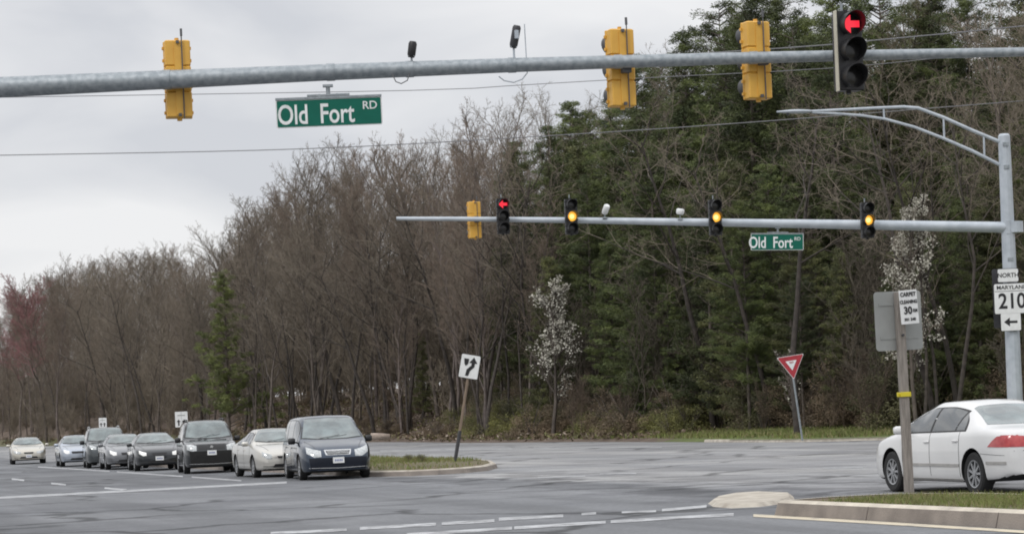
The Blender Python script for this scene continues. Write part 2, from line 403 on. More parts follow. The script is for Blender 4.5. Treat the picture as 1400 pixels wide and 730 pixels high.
    t.links.new(nv.outputs['Color'], sc_.inputs[0]); t.links.new(mpn.outputs[0], wr.inputs[0]); t.links.new(sc_.outputs[0], wr.inputs[1]); t.links.new(wr.outputs[0], vo.inputs['Vector'])
    crk = ramp(vo.outputs['Distance'], .008, (.36, .36, .36), .03, (1, 1, 1))
    msk = ramp(noise(.12, 3), .42, (0, 0, 0), .5, (1, 1, 1))
    col = mix(col, crk, msk, 'MULTIPLY')
    t.links.new(col, b.inputs['Base Color']); b.inputs['Roughness'].default_value = .78; b.inputs['Specular IOR Level'].default_value = .35
    bp = nd(t, 'ShaderNodeBump'); bp.inputs['Strength'].default_value = .25; bp.inputs['Distance'].default_value = .01
    t.links.new(noise(40, 4), bp.inputs['Height']); t.links.new(bp.outputs[0], b.inputs['Normal'])
    return m
m_asph = asphalt()
road = [(p.x, p.y) for p in EL]; road = [(34, -60)] + road + [(-330, 520), (-150, -60)]
bm = bmesh.new(); vsb = [bm.verts.new((x, y, 0)) for x, y in road]; bm.faces.new(vsb); bmesh.ops.triangulate(bm, faces=bm.faces)
bmesh.ops.recalc_face_normals(bm, faces=bm.faces)
me = bpy.data.meshes.new('road'); bm.to_mesh(me); bm.free(); me.materials.append(m_asph)
tag(link(bpy.data.objects.new('road', me)), kind='structure')

# kerb along the right-hand verge
def strip(name, line, w, z0, z1, m, side=1):
    """kerb with a sloped face: line = list of points on the road side"""
    mbx = MB(); vs = []
    for i, p in enumerate(line):
        t = (line[min(i + 1, len(line) - 1)] - line[max(i - 1, 0)]).normalized(); n = Vector((t.y, -t.x, 0)) * side
        for o, z in ((0, z0), (.03, z1 - .03), (.07, z1), (w, z1), (w, z0 - .05)): q = p + n * o; vs.append((q.x, q.y, z))
    kk = 5; fs = []
    for i in range(len(line) - 1):
        for j in range(kk - 1): fs.append((i * kk + j, i * kk + j + 1, (i + 1) * kk + j + 1, (i + 1) * kk + j))
    fs.append(tuple(range(kk))); fs.append(tuple(reversed(range((len(line) - 1) * kk, len(line) * kk))))
    mbx.add(vs, fs); return mbx.build(name, m)
kl = [p - n * .02 for p, n in zip(EL, EN) if p.y < G(965, 604).y]
ke = strip('kerb', kl, .30, -.02, .11, m_conc); tag(ke, kind='structure')

# ------------------------------------------------------------------ painted markings
def paint_mat(name, col, lo=.36, hi=.52):
    m = bpy.data.materials.new(name); m.use_nodes = True; t = m.node_tree; b = t.nodes['Principled BSDF']; b.inputs['Roughness'].default_value = .7
    co = nd(t, 'ShaderNodeTexCoord'); n = nd(t, 'ShaderNodeTexNoise'); n.inputs['Scale'].default_value = 2.5; n.inputs['Detail'].default_value = 8; n.inputs['Roughness'].default_value = .7
    t.links.new(co.outputs['Object'], n.inputs['Vector'])
    r = nd(t, 'ShaderNodeValToRGB'); r.color_ramp.elements[0].position = lo; r.color_ramp.elements[0].color = (.2, .2, .205, 1)
    r.color_ramp.elements[1].position = hi; r.color_ramp.elements[1].color = (*col, 1); t.links.new(n.outputs['Fac'], r.inputs['Fac']); t.links.new(r.outputs['Color'], b.inputs['Base Color'])
    return m
m_mw = paint_mat('worn_white_paint', (.50, .51, .52), .4, .58); m_mw2 = paint_mat('faded_white_paint', (.44, .45, .46), .38, .6); m_my = paint_mat('worn_cream_paint', (.60, .53, .40), .3, .5)
def marking(name, a, b, th, m, z=.006):
    """painted bar between two surveyed points, th = its spread in depth on the photo"""
    A0, A1 = G(a[0], a[1] + th / 2), G(a[0], a[1] - th / 2); B0, B1 = G(b[0], b[1] + th / 2), G(b[0], b[1] - th / 2)
    k = 8; vs = []
    for i in range(k + 1):
        for q0, q1 in ((A0, B0), (A1, B1)): q = q0.lerp(q1, i / k); vs.append((q.x, q.y, z))
    mbx = MB(); mbx.add(vs, [(2 * i, 2 * i + 2, 2 * i + 3, 2 * i + 1) for i in range(k)])
    return tag(mbx.build(name, m), kind='structure')
for a, b, th in (((370, 729), (474, 724), 3.6), ((492, 722.3), (596, 716.5), 4), ((604, 716), (676, 711.6), 4), ((682, 709.8), (770, 705), 4), ((795, 702.8), (815, 701.6), 3),
                 ((556, 731), (700, 722), 4), ((703, 721.8), (828, 713.6), 4), ((835, 713.2), (930, 707.2), 4), ((930, 707.2), (1003, 703.4), 4), ((850, 700.6), (897, 698.6), 2.6), ((905, 697.4), (966, 692), 3.6)):
    marking('crosswalk_line', a, b, th, m_mw)
marking('stop_line', (-60, 683.5), (190, 670.2), 3.0, m_mw2); marking('stop_line', (190, 670.2), (392, 659.4), 2.8, m_mw2)
for a, b in (((16, 654.6), (33, 656.4)), ((70, 660.6), (90, 662.6)), ((143, 667), (173, 669.4))): marking('lane_dash', a, b, 2.2, m_mw)
for a, b in (((52, 638), (150, 644)), ((160, 644.8), (250, 651.2)), ((262, 652), (330, 657))): marking('lane_line', a, b, 1.6, m_mw2)
marking('edge_line', (1030, 704.6), (1215, 715.5), 3.6, m_my); marking('edge_line', (1215, 715.5), (1440, 729.5), 3.6, m_my)
for a, b in (((520, 616.2), (700, 613.6)), ((730, 612.4), (905, 611))): marking('lane_line', a, b, .9, m_mw2)
for a, b in (((735, 653), (800, 651)), ((820, 648), (870, 647)), ((1125, 640), (1180, 639))): marking('lane_line', a, b, 1.2, m_mw2)

# ------------------------------------------------------------------ medians
def offset_poly(poly, d):
    out = []; n = len(poly)
    for i in range(n):
        a, b, c = Vector(poly[i - 1]), Vector(poly[i]), Vector(poly[(i + 1) % n])
        t1 = (b - a).normalized(); t2 = (c - b).normalized()
        n1 = Vector((-t1.y, t1.x)); n2 = Vector((-t2.y, t2.x)); m_ = (n1 + n2); m_ = m_.normalized() if m_.length > 1e-6 else n1
        out.append(b + m_ * d / max(.4, m_.dot(n1)))
    return out
def island(name, poly, h, kw, m_edge, m_face, m_in, batter=.05):
    """kerbed island from its outline (counter-clockwise, on the road)"""
    root = empty(name); tag(root, kind='structure')
    P0 = [Vector(p) for p in poly]; P1 = offset_poly(P0, batter); P2 = offset_poly(P0, batter + .05); P3 = offset_poly(P0, kw); n = len(poly)
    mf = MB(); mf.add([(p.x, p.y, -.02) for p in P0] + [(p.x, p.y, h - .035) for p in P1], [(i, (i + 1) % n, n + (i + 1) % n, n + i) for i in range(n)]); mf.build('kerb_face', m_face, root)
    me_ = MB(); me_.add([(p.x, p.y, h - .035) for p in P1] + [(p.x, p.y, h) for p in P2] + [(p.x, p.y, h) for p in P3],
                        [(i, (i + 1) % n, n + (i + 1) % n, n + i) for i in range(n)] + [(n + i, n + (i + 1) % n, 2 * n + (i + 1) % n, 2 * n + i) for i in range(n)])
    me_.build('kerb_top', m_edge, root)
    b2 = bmesh.new(); b2.faces.new([b2.verts.new((p.x, p.y, h - .01)) for p in P3]); bmesh.ops.triangulate(b2, faces=b2.faces)
    mm = bpy.data.meshes.new('soil'); b2.to_mesh(mm); b2.free(); mm.materials.append(m_in); link(bpy.data.objects.new('soil', mm), root)
    return root, P3
def v2(v): return Vector((v.x, v.y))
# near median, on the right
n0, n1 = v2(G(1058, 704.5)), v2(G(1400, 723.5))
dirn = (n1 - n0).normalized(); side = Vector((-dirn.y, dirn.x))       # to the far side
WM = 2.7
far0 = n0 + side * WM
nearpoly = [n0 + dirn * t for t in (0, 4, 9, 16, 30, 50)] + [n0 + dirn * t + side * WM for t in (50, 30, 16, 8, 4, 1.2)] + [n0 + side * (WM * .72) - dirn * .1, n0 + side * (WM * .35) - dirn * .25]
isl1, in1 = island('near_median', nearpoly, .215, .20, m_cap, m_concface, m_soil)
for t in (2.6, 5.7, 8.8, 11.9):
    b_ = MB(); q0, q1 = n0 + dirn * t, n0 + dirn * (t + .012); w0, w1 = side * -.003, side * .048
    b_.add([(*(q0 + w0), .0), (*(q1 + w0), .0), (*(q1 + w1), .185), (*(q0 + w1), .185), (*(q0 + side * .06), .0), (*(q1 + side * .06), .0)], [(0, 1, 2, 3), (0, 3, 4), (1, 5, 2), (3, 2, 5, 4)]); b_.build('kerb_joint', m_tar, isl1)
# concrete apron at its nose
ap = [G(967, 688), G(974, 692.5), G(1000, 694.5), G(1040, 692.5), G(1074, 688), G(1088, 683), G(1085, 677.5), G(1040, 675.5), G(1000, 678), G(975, 683)]
apx = MB(); na = len(ap)
ins = offset_poly([v2(p) for p in ap], .1)
if (ins[0] - v2(ap[4])).length > (v2(ap[0]) - v2(ap[4])).length: ins = offset_poly([v2(p) for p in ap], -.1)
apx.add([(p.x, p.y, -.01) for p in ap] + [(p.x, p.y, .065) for p in ins], [(i, (i + 1) % na, na + (i + 1) % na, na + i) for i in range(na)] + [tuple(range(na, 2 * na))])
tag(apx.build('median_apron', m_conc), kind='structure')
# far island with the keep-right sign
q = [(505, 651.5), (560, 650.5), (600, 648.6), (640, 646), (668, 643.2), (681, 639.5), (676, 636), (655, 633.6), (620, 632)]
ipoly = [v2(G(*p)) for p in q]; e = v2(FWD)
ipoly = ipoly + [ipoly[-1] + e * 12, ipoly[-1] + e * 34 , ipoly[0] + e * 44, ipoly[0] + e * 20]
a2 = sum(ipoly[i - 1].x * ipoly[i].y - ipoly[i].x * ipoly[i - 1].y for i in range(len(ipoly)))
if a2 < 0: ipoly.reverse()
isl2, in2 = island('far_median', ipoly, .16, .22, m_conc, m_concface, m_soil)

def inside(p, poly):
    c = False; n = len(poly)
    for i in range(n):
        a, b = poly[i], poly[i - 1]
        if (a.y > p[1]) != (b.y > p[1]) and p[0] < (b.x - a.x) * (p[1] - a.y) / (b.y - a.y) + a.x: c = not c
    return c
def blades(name, pts, h, w, m, label=None, cat='grass'):
    """pts (n,3): one bent blade per point"""
    n = len(pts); a = rng.uniform(0, 2 * np.pi, n); hh = h * rng.uniform(.5, 1.35, n); ww = w * rng.uniform(.6, 1.3, n)
    lean = rng.normal(0, .35, (n, 2)) * hh[:, None]; dx = np.stack([np.cos(a), np.sin(a)], 1) * ww[:, None] * .5
    V = np.zeros((n, 3, 3)); V[:, 0] = pts; V[:, 1] = pts; V[:, 0, :2] -= dx; V[:, 1, :2] += dx; V[:, :, 2] += -.01
    V[:, 2] = pts; V[:, 2, :2] += lean; V[:, 2, 2] += hh
    F = np.arange(n * 3).reshape(n, 3)
    o = npmesh(name, V.reshape(-1, 3), F, m, matidx=(rng.random(n) < .36).astype(int) if isinstance(m, list) else None)
    return tag(o, label, cat, kind='stuff')
def scatter(poly, n, z, clump=None):
    xs = [p.x for p in poly]; ys = [p.y for p in poly]; out = []
    while len(out) < n:
        p = (rng.uniform(min(xs), max(xs)), rng.uniform(min(ys), max(ys)))
        if clump:
            c = math.sin(p[0] * 3.1 + 1) * math.sin(p[1] * 1.3) + math.sin(p[0] * .9 + p[1] * .7)
            if rng.random() > .55 + .3 * c: continue
        if inside(p, poly): out.append((p[0], p[1], z))
    return np.array(out)
gp = [n0 + dirn * t + side * .28 for t in (.9, 16)] + [n0 + dirn * t + side * (WM - .22) for t in (16, .9)]
blades('grass', scatter(gp, 21000, .2, True), .07, .013, [m_grass, m_grass2], 'green grass on the kerbed median beside the white sedan')
gp2 = [p for p in in2]
pt = scatter(gp2, 20000, .15, True)
dn = np.hypot(pt[:, 0] - G(660, 640).x, pt[:, 1] - G(660, 640).y); keep = rng.random(len(pt)) < np.clip((dn - 2.0) / 5, .05, 1); pt = pt[keep]
blades('grass', pt, .11, .03, [m_grass, m_grass2], 'patchy grass on the median island under the leaning sign')
pts = []
for i in range(len(EL)):
    if EL[i].y > 135: break
    kk = 900 if EL[i].y < 118 else 350
    for _ in range(kk):
        o = .4 + rng.random() ** 1.1 * 5.0; q_ = EL[i] + EN[i] * o + Vector((rng.normal() * .8, rng.normal() * .8, 0))
        if (q_ - EL[i]).dot(EN[i]) < .42: continue
        pts.append((q_.x, q_.y, bank((q_ - EL[i]).dot(EN[i]), EL[i].y)))
blades('grass', np.array(pts), .17, .05, [m_grass, m_grass2], 'green grass verge behind the far kerb')

# ------------------------------------------------------------------ wood: trees
def grow(parts, p, d, Lh, r, lev, spec, rg):
    """recursive branch; parts[lev] collects (pts, radii)"""
    nseg = (7, 5, 4, 3, 2)[lev]; pts = [p]; rad = [r]; dirs = [d]
    wig = (.05, .13, .17, .2, .22)[lev] * spec.get('wig', 1); up = (.02, .10, .10, .08, .05)[lev] * spec.get('up', 1)
    q = p; dd = d
    for i in range(nseg):
        dd = dd + Vector((rg.gauss(0, wig), rg.gauss(0, wig), rg.gauss(0, wig) * .6 + up)); dd.normalize()
        q = q + dd * Lh / nseg; pts.append(q); dirs.append(dd); rad.append(r * (1 - (i + 1) / nseg * (.82 if lev else .8)))
    parts[lev].append((pts, rad))
    if lev == 4 or (lev == 3 and spec.get('short')): return
    nch = spec['n'][lev]; nch = max(1, int(round(nch * rg.uniform(.8, 1.2))))
    t0 = spec['t0'] if lev == 0 else .18
    for c in range(nch):
        t = t0 + (1 - t0) * ((c + rg.random()) / nch) ** (.85 if lev == 0 else 1)
        f = t * nseg; i = min(int(f), nseg - 1); pos = pts[i].lerp(pts[i + 1], f - i); ax = dirs[i + 1]
        ang = R(rg.uniform(*spec['ang'][lev])) ; az = c * 2.4 + rg.uniform(-.6, .6)
        o = ax.orthogonal().normalized(); o.rotate(Matrix.Rotation(az, 3, ax)); nd_ = (ax * math.cos(ang) + o * math.sin(ang)).normalized()
        rr = max(.006, (rad[i] * (1 - (f - i)) + rad[i + 1] * (f - i)) * (.55 if lev < 2 else .6))
        rr = max(rr, (.045, .022, .013, .0098)[lev] * spec.get('thick', 1))
        if lev == 0: ln = Lh * spec['l1'] * (1.12 - .52 * (t - t0) / (1 - t0)) * rg.uniform(.75, 1.2)
        else: ln = Lh * (.52, .50, .55)[lev - 1] * (1.1 - .5 * t) * rg.uniform(.7, 1.3)
        grow(parts, pos, nd_, ln, rr, lev + 1, spec, rg)
def tubes_mesh(paths, sides):
    """paths: list of (pts, radii) all of equal length -> V, F quads (vectorised)"""
    if not paths: return np.zeros((0, 3)), np.zeros((0, 4), int)
    A = np.array([[tuple(q) for q in p] for p, _ in paths]); Rr = np.array([r for _, r in paths]); n, k, _ = A.shape
    T = np.gradient(A, axis=1); T /= np.linalg.norm(T, axis=2, keepdims=True) + 1e-9
    ref = np.where(np.abs(T[..., 2:3]) < .8, np.array([0, 0, 1.0]), np.array([1.0, 0, 0])); a = np.cross(T, ref); a /= np.linalg.norm(a, axis=2, keepdims=True) + 1e-9
    b = np.cross(T, a); V = np.zeros((n, k, sides, 3))
    for s in range(sides): w = 2 * np.pi * s / sides; V[:, :, s] = A + (a * math.cos(w) + b * math.sin(w)) * Rr[..., None]
    idx = np.arange(n * k * sides).reshape(n, k, sides); nx = np.roll(idx, -1, axis=2)
    F = np.stack([idx[:, :-1], nx[:, :-1], nx[:, 1:], idx[:, 1:]], axis=-1).reshape(-1, 4)
    return V.reshape(-1, 3), F
def join(lst):
    Vs, Fs, n = [], [], 0
    for V, F in lst:
        if len(V) == 0: continue
        Vs.append(V); Fs.append(F + n); n += len(V)
    return np.concatenate(Vs), np.concatenate(Fs)
def bare_meshes(seed, spec, mb_, mt_):
    rg = random.Random(seed); parts = [[] for _ in range(5)]
    grow(parts, Vector((0, 0, -.3)), Vector((rg.gauss(0, .05), rg.gauss(0, .05), 1)).normalized(), spec['h'], spec['r'], 0, spec, rg)
    V, F = join([tubes_mesh(parts[0], 7), tubes_mesh(parts[1], 5)]); tr = npmesh('_', V, F, mb_, smooth=True)
    V, F = join([tubes_mesh(parts[2], 4), tubes_mesh(parts[3], 3), tubes_mesh(parts[4], 3)]); cw = npmesh('_', V, F, mt_)
    return tr, cw
SP = dict(h=17, r=.13, n=(20, 6, 6, 6), t0=.14, l1=.33, ang=((24, 50), (22, 50), (25, 55), (25, 60)))
def spc(**k): d = dict(SP); d.update(k); return d
bareM = {'grey': [], 'red': [], 'olive': []}
for i in range(5): bareM['grey'].append(bare_meshes(100 + i, spc(h=16.5 + i * .4, t0=(.12, .3, .1, .35, .18)[i], l1=(.34, .29, .38, .27, .32)[i], r=(.12, .15, .13, .10, .14)[i]), m_bark, m_twig))
for i in range(4): bareM['red'].append(bare_meshes(200 + i, spc(h=17, t0=(.15, .25, .35, .12)[i], n=(21, 6, 6, 6), l1=(.3, .27, .24, .33)[i], ang=((18, 38), (18, 42), (20, 50), (25, 60)), thick=1.1), m_barkr, m_twigr))
for i in range(3): bareM['olive'].append(bare_meshes(300 + i, spc(h=17, t0=(.15, .25, .1)[i], n=(18, 7, 6, 5), l1=.33, thick=1.15), m_bark, m_twigo))
redM = bare_meshes(400, spc(h=13, t0=.4, n=(14, 7, 7, 6), l1=.33, thick=1.5), m_bark, m_twigred)

def leaf_cards(cen, rad, n, sl, sw, flat=0.0):
    """n leaf faces per cluster, spread through ellipsoids cen (k,3), rad (k,3)"""
    k = len(cen); c = np.repeat(cen, n, 0); r_ = np.repeat(rad, n, 0); m_ = k * n
    u = rng.normal(size=(m_, 3)); u /= np.linalg.norm(u, axis=1, keepdims=True); u *= rng.random((m_, 1)) ** .45; c = c + u * r_
    d = rng.normal(size=(m_, 3)); d[:, 2] *= (1 - flat); d /= np.linalg.norm(d, axis=1, keepdims=True)
    e_ = np.cross(d, rng.normal(size=(m_, 3))); e_ /= np.linalg.norm(e_, axis=1, keepdims=True) + 1e-9
    ls = sl * rng.uniform(.6, 1.4, (m_, 1)); ws = sw * rng.uniform(.6, 1.3, (m_, 1))
    V = np.stack([c - d * ls * .5, c + e_ * ws * .5, c + d * ls * .5, c - e_ * ws * .5], 1)
    return V.reshape(-1, 3), np.arange(m_ * 4).reshape(-1, 4)
def pine_meshes(seed, h, base, width, mneed, nb=90, n=46, conic=.6, clump=.55, sl=.24, sw=.042):
    rg = random.Random(seed); br = []; cen = []; rad = []
    for i in range(nb):
        t = (i + rg.random()) / nb; z = h * (base + (1 - base) * t)
        R_ = width * ((1 - t) ** conic * .95 + .08) * rg.uniform(.45, 1.2); az = rg.uniform(0, 2 * math.pi)
        lift = rg.uniform(-.05, .35) * R_
        p0 = Vector((0, 0, z - .2 * R_)); p1 = Vector((math.cos(az) * R_ * .55, math.sin(az) * R_ * .55, z + lift * .4)); p2 = Vector((math.cos(az) * R_, math.sin(az) * R_, z + lift))
        br.append(([p0, p0.lerp(p1, .5), p1, p2], [.05, .035, .022, .01]))
        for j in range(max(2, int(R_ / .55))):
            s = (.35 + .65 * (j + rg.random()) / max(2, int(R_ / .55))); c = p0.lerp(p2, s) + Vector((rg.gauss(0, .25), rg.gauss(0, .25), rg.gauss(0, .12)))
            cen.append(tuple(c)); q_ = clump * rg.uniform(.6, 1.25); rad.append((q_, q_, q_ * .5))
    tr = [([Vector((0, 0, -.3)), Vector((rg.gauss(0, .1), 0, h * .3)), Vector((0, rg.gauss(0, .1), h * .65)), Vector((0, 0, h * .99))], [.19, .16, .10, .02])]
    V, F = join([tubes_mesh(tr, 7), tubes_mesh(br, 4)]); tm = npmesh('_', V, F, m_bark, smooth=True)
    V, F = leaf_cards(np.array(cen), np.array(rad), n, sl, sw, .3); return tm, npmesh('_', V, F, mneed)
pineM = [pine_meshes(1, 19, .12, 3.5, m_need, 130, 105), pine_meshes(2, 21, .2, 3.8, m_need, 130, 105, conic=.5), pine_meshes(3, 18, .10, 3.1, m_need2, 125, 105, conic=.7), pine_meshes(4, 22, .3, 4.2, m_need, 120, 105, conic=.4)]
spruceM = pine_meshes(9, 15, .16, 4.6, m_needb, 120, 100, conic=1.0, clump=.42)
def shrub_mesh(seed, h, w, m_, n=2400, sl=.10, sw=.035):
    rg = random.Random(seed); parts = [[] for _ in range(5)]
    st = []
    for i in range(14):
        az = rg.uniform(0, 6.28); R_ = w * rg.uniform(.2, .9); zz = h * rg.uniform(.6, 1.1)
        st.append(([Vector((0, 0, -.2)), Vector((math.cos(az) * R_ * .35, math.sin(az) * R_ * .35, zz * .5)), Vector((math.cos(az) * R_, math.sin(az) * R_, zz))], [.03, .02, .008]))
    tm = npmesh('_', *tubes_mesh(st, 4), m_bark)
    cen = []; rad = []
    for i in range(26):
        az = rg.uniform(0, 6.28); R_ = w * math.sqrt(rg.random()) * .8; z_ = h * rg.uniform(.12, .95) * (1 - .45 * (R_ / w)); cen.append((math.cos(az) * R_, math.sin(az) * R_, z_)); q_ = w * rg.uniform(.18, .34); rad.append((q_, q_, q_ * .75))
    V, F = leaf_cards(np.array(cen), np.array(rad), n // 26 * 2, sl, sw); return tm, npmesh('_', V, F, m_)
shrubM = {'green': [shrub_mesh(11, 1.6, 1.9, m_leafg), shrub_mesh(12, 1.3, 2.2, m_leafg)], 'brown': [shrub_mesh(13, 2.2, 1.8, m_leafb), shrub_mesh(14, 2.8, 1.7, m_leafb)],
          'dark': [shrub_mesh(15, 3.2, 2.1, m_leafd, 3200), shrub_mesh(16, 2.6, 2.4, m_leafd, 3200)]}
def blossom_meshes(seed, h, w, n=2600):
    rg = random.Random(seed); parts = [[] for _ in range(5)]
    sp_ = spc(h=h, r=.08, n=(14, 7, 5, 3), t0=.22, l1=w, ang=((25, 50), (25, 50), (25, 55), (25, 60)), short=True)
    grow(parts, Vector((0, 0, -.2)), Vector((0, 0, 1)), h, .08, 0, sp_, rg)
    V, F = join([tubes_mesh(parts[i], 4 if i < 2 else 3) for i in range(4)]); tm = npmesh('_', V, F, m_bark)
    tips = []
    for lv in (2, 3):
        for p, _ in parts[lv]: tips += [tuple(x) for x in p[1:]]
    tips = np.array(tips); tips = tips[rng.permutation(len(tips))[:n // 5]]
    V, F = leaf_cards(tips, np.full((len(tips), 3), .13), 5, .07, .055); return tm, npmesh('_', V, F, m_blos)

def plant(name, meshes, loc, label, cat, group=None, s=1.0, rz=None, pn=('trunk', 'crown'), tilt=0):
    o = empty(name, loc, rng.uniform(0, 6.28) if rz is None else rz)
    o.scale = (s * rng.uniform(.92, 1.08),) * 2 + (s,); o.rotation_euler[0] = rng.normal() * .02 + tilt
    for nm, me_ in zip(pn, meshes): link(bpy.data.objects.new(nm, me_), o)
    return tag(o, label, cat, group)
def at_edge(y, o):
    """point of the wood's floor o metres in from the road edge, where the edge has depth y"""
    i = min(range(len(EL)), key=lambda k_: abs(EL[k_].y - y) + (1000 if EL[k_].y < 70 and y > 75 else 0)); q_ = EL[i] + EN[i] * o
    return Vector((q_.x, q_.y, bank(o, EL[i].y) - .05))
def px_of(v):
    k_ = FOC / v.y; X, Z = v.x * k_, (v.z - EYE) * k_
    return HX + X * cr - Z * sr, HY - (X * sr + Z * cr)
def place_px(px, o):
    """wood-floor point seen in the photo's column px, o metres in"""
    best = min(range(8, len(EL)), key=lambda k_: abs(px_of(EL[k_] + EN[k_] * o)[0] - px))
    q_ = EL[best] + EN[best] * o
    return Vector((q_.x, q_.y, bank(o, EL[best].y) - .05))

# skyline of the photo, as (column, row of tree tops)
SKY = [(-60, 440), (0, 425), (40, 372), (90, 345), (150, 340), (200, 333), (260, 340), (300, 318), (340, 270), (380, 222), (430, 188), (500, 175), (560, 162), (620, 172), (670, 150), (690, 112), (760, 100),
       (830, 105), (870, 110), (900, 60), (950, 50), (1000, 20), (1040, -10), (1100, -20), (1500, -40)]
def top_row(px): return float(np.interp(px, [a for a, _ in SKY], [b for _, b in SKY]))
count = {'bare': 0}
rows = [(2.6, 7.0), (6, 5.5), (10.5, 5.4), (16, 5.8), (23, 6.8), (32, 8)]
def mtop(m_):
    a = np.empty(len(m_.vertices) * 3, np.float32); m_.vertices.foreach_get('co', a); return float(np.percentile(a[2::3], 99.7))
HREF = {k_: [mtop(m_[1]) for m_ in v] for k_, v in bareM.items()}
seen = []
for ri, (o, step) in enumerate(rows):
    s = 0.0
    for i in range(1, len(EL)):
        s += (EL[i] - EL[i - 1]).length
        yy = EL[i].y
        st = step * (1.0 if yy < 230 else 1.5)
        if s < st or yy > 400 or i < 4: continue
        s = rng.uniform(-.3, .3) * st
        if ri == 0 and yy < 100: continue
        oo = o + rng.normal() * 1.0
        q_ = EL[i] + EN[i] * max(1.2, oo) + Vector((rng.normal(), rng.normal(), 0)) * .8
        q_.z = bank(max(1.2, oo), yy) - .05
        px, py = px_of(q_)
        if px < -80 or px > 1500: continue
        tr_ = top_row(px)
        hmax = (P(px, tr_, q_.y).z - q_.z) * 1.0
        # canopy height: cap by the photo's skyline, ordinary wood otherwise
        Ht = min(hmax, 23.5) * rng.uniform(.90, 1.01) if ri > 0 else min(hmax, 22) * rng.uniform(.66, .92)
        if Ht < 5: continue
        if px > 1150: kind = rng.choice(['olive', 'grey'], p=[.45, .55])
        elif px > 860: kind = rng.choice(['olive', 'grey'], p=[.6, .4])
        elif px > 520: kind = rng.choice(['red', 'grey'], p=[.65, .35])
        else: kind = rng.choice(['grey', 'red'], p=[.6, .4])
        if px > 735 and rng.random() < (.93 if px < 1150 else .45) and ri < 4: continue
        v = bareM[kind]; vi = int(rng.integers(len(v))); me_ = v[vi]
        if px < 335: lab, grp = 'bare grey-brown tree in the receding wood behind the queue of cars', 'bare trees of the receding left wood'
        elif px < 640: lab, grp = 'tall bare purplish tree between the lone conical evergreen and the leaning arrow sign', 'tall bare trees in the middle of the wood'
        elif px < 880: lab, grp = 'bare tree with fine upright branches mixed among the left-hand pines', 'bare trees among the left-hand pines'
        else: lab, grp = 'olive-brown budding tree in the dark wood on the right', 'budding trees of the right-hand wood'
        plant('bare_tree', me_, q_, lab, 'tree', grp, Ht / HREF[kind][vi]); count['bare'] += 1
m_darkbark = mat('dark_bark', (.085, .07, .06), .9, 0, (.045, .038, .033), 3, 5, rnd=.3)  # bark darker than on the other bare trees
trunky = [bare_meshes(500 + i, spc(h=17, r=(.17, .13, .20, .15)[i], t0=(.45, .3, .5, .38)[i], n=(9, 5, 5, 4), l1=(.40, .34, .36, .45)[i], wig=1.7, ang=((25, 60), (25, 55), (25, 55), (25, 60))), m_darkbark, m_twig) for i in range(4)]
for i in range(64):
    px = rng.uniform(90, 720) if i < 54 else rng.uniform(740, 1340); p_ = place_px(px, 1.2 + rng.random() * 4); vi = int(rng.integers(4))
    Ht = min((P(px, top_row(px), p_.y).z - p_.z), 20) * rng.uniform(.6, .92)
    plant('bare_tree', trunky[vi], p_, 'dark crooked bare tree standing forward at the edge of the wood', 'tree', 'dark crooked trees at the wood edge', Ht / mtop(trunky[vi][1]), tilt=rng.normal() * .05)
# the red-budded tree at the far left, the evergreen, the pines
p_ = place_px(62, 1.5); plant('red_budding_tree', redM, p_, 'tree with red buds at the far left end of the wood', 'tree', None, (P(62, 408, p_.y).z - p_.z) / 13.2)
p_ = place_px(28, 2.5); plant('red_budding_tree', redM, p_, 'smaller tree with red buds at the left edge of the photo', 'tree', None, (P(28, 422, p_.y).z - p_.z) / 13.2)
p_ = place_px(312, -.2); plant('evergreen_tree', spruceM, p_, 'lone dark conical evergreen among bare trees behind the black utility vehicle', 'tree', None, (P(306, 374, p_.y).z - p_.z) / 15)
PIN = [(715, 8, 205, 2), (690, 5, 350, 2), (770, 7, 175, 0), (800, 12, 140, 1), (835, 5, 330, 0), (850, 9, 150, 1), (890, 14, 75, 3), (905, 5, 210, 0), (950, 11, 45, 1), (985, 6, 190, 0), (1010, 13, 8, 3), (1045, 8, -10, 1),
       (1085, 14, -10, 3), (1095, 5, 300, 2), (1120, 9, 60, 0), (1150, 6, 340, 2), (1175, 15, -20, 1), (1195, 10, 190, 0), (1230, 19, -30, 3), (1265, 7, 250, 2), (1300, 20, -20, 1), (1325, 9, 190, 0), (1350, 20, -10, 3), (1385, 6, 240, 2),
       (1405, 22, -20, 1), (1435, 8, 160, 0), (1285, 5, 300, 0), (1328, 5.4, 285, 2), (1372, 5, 310, 0), (1415, 6, 250, 2), (1345, 12, 130, 1), (740, 4, 400, 2), (925, 3.8, 390, 0), (1020, 4.2, 370, 2), (1060, 5, 400, 0), (1300, 5, 330, 0), (1365, 5, 300, 2), (1210, 5, 380, 0), (870, 3.5, 420, 0), (640, 14, 300, 2), (585, 5, 455, 2)]
for px in range(728, 1180, 31):
    PIN.append((px + rng.uniform(-8, 8), 3.5 + rng.random() * 3, rng.uniform(220, 380) if px > 800 else rng.uniform(260, 400), int(rng.integers(4))))
for px in range(745, 1160, 34): PIN.append((px, 9 + rng.random() * 3, max(top_row(px) + rng.uniform(30, 130), -60), int(rng.integers(4))))
for px, o, tr_, k_ in PIN:
    p_ = place_px(px, o); Ht = P(px, max(tr_, -120), p_.y).z - p_.z
    if px < 745: lab, grp = 'olive-green pine at the left margin of the evergreens', 'pines at the left margin of the evergreens'
    elif tr_ > 280: lab, grp = 'shorter dark pine in the understorey of the right-hand wood', 'shorter pines along the wood edge'
    else: lab, grp = 'tall dark green pine rising behind the signal heads', 'tall dark pines of the right-hand wood'
    plant('pine_tree', pineM[k_], p_, lab, 'tree', grp, Ht / (19, 21, 18, 22)[k_])
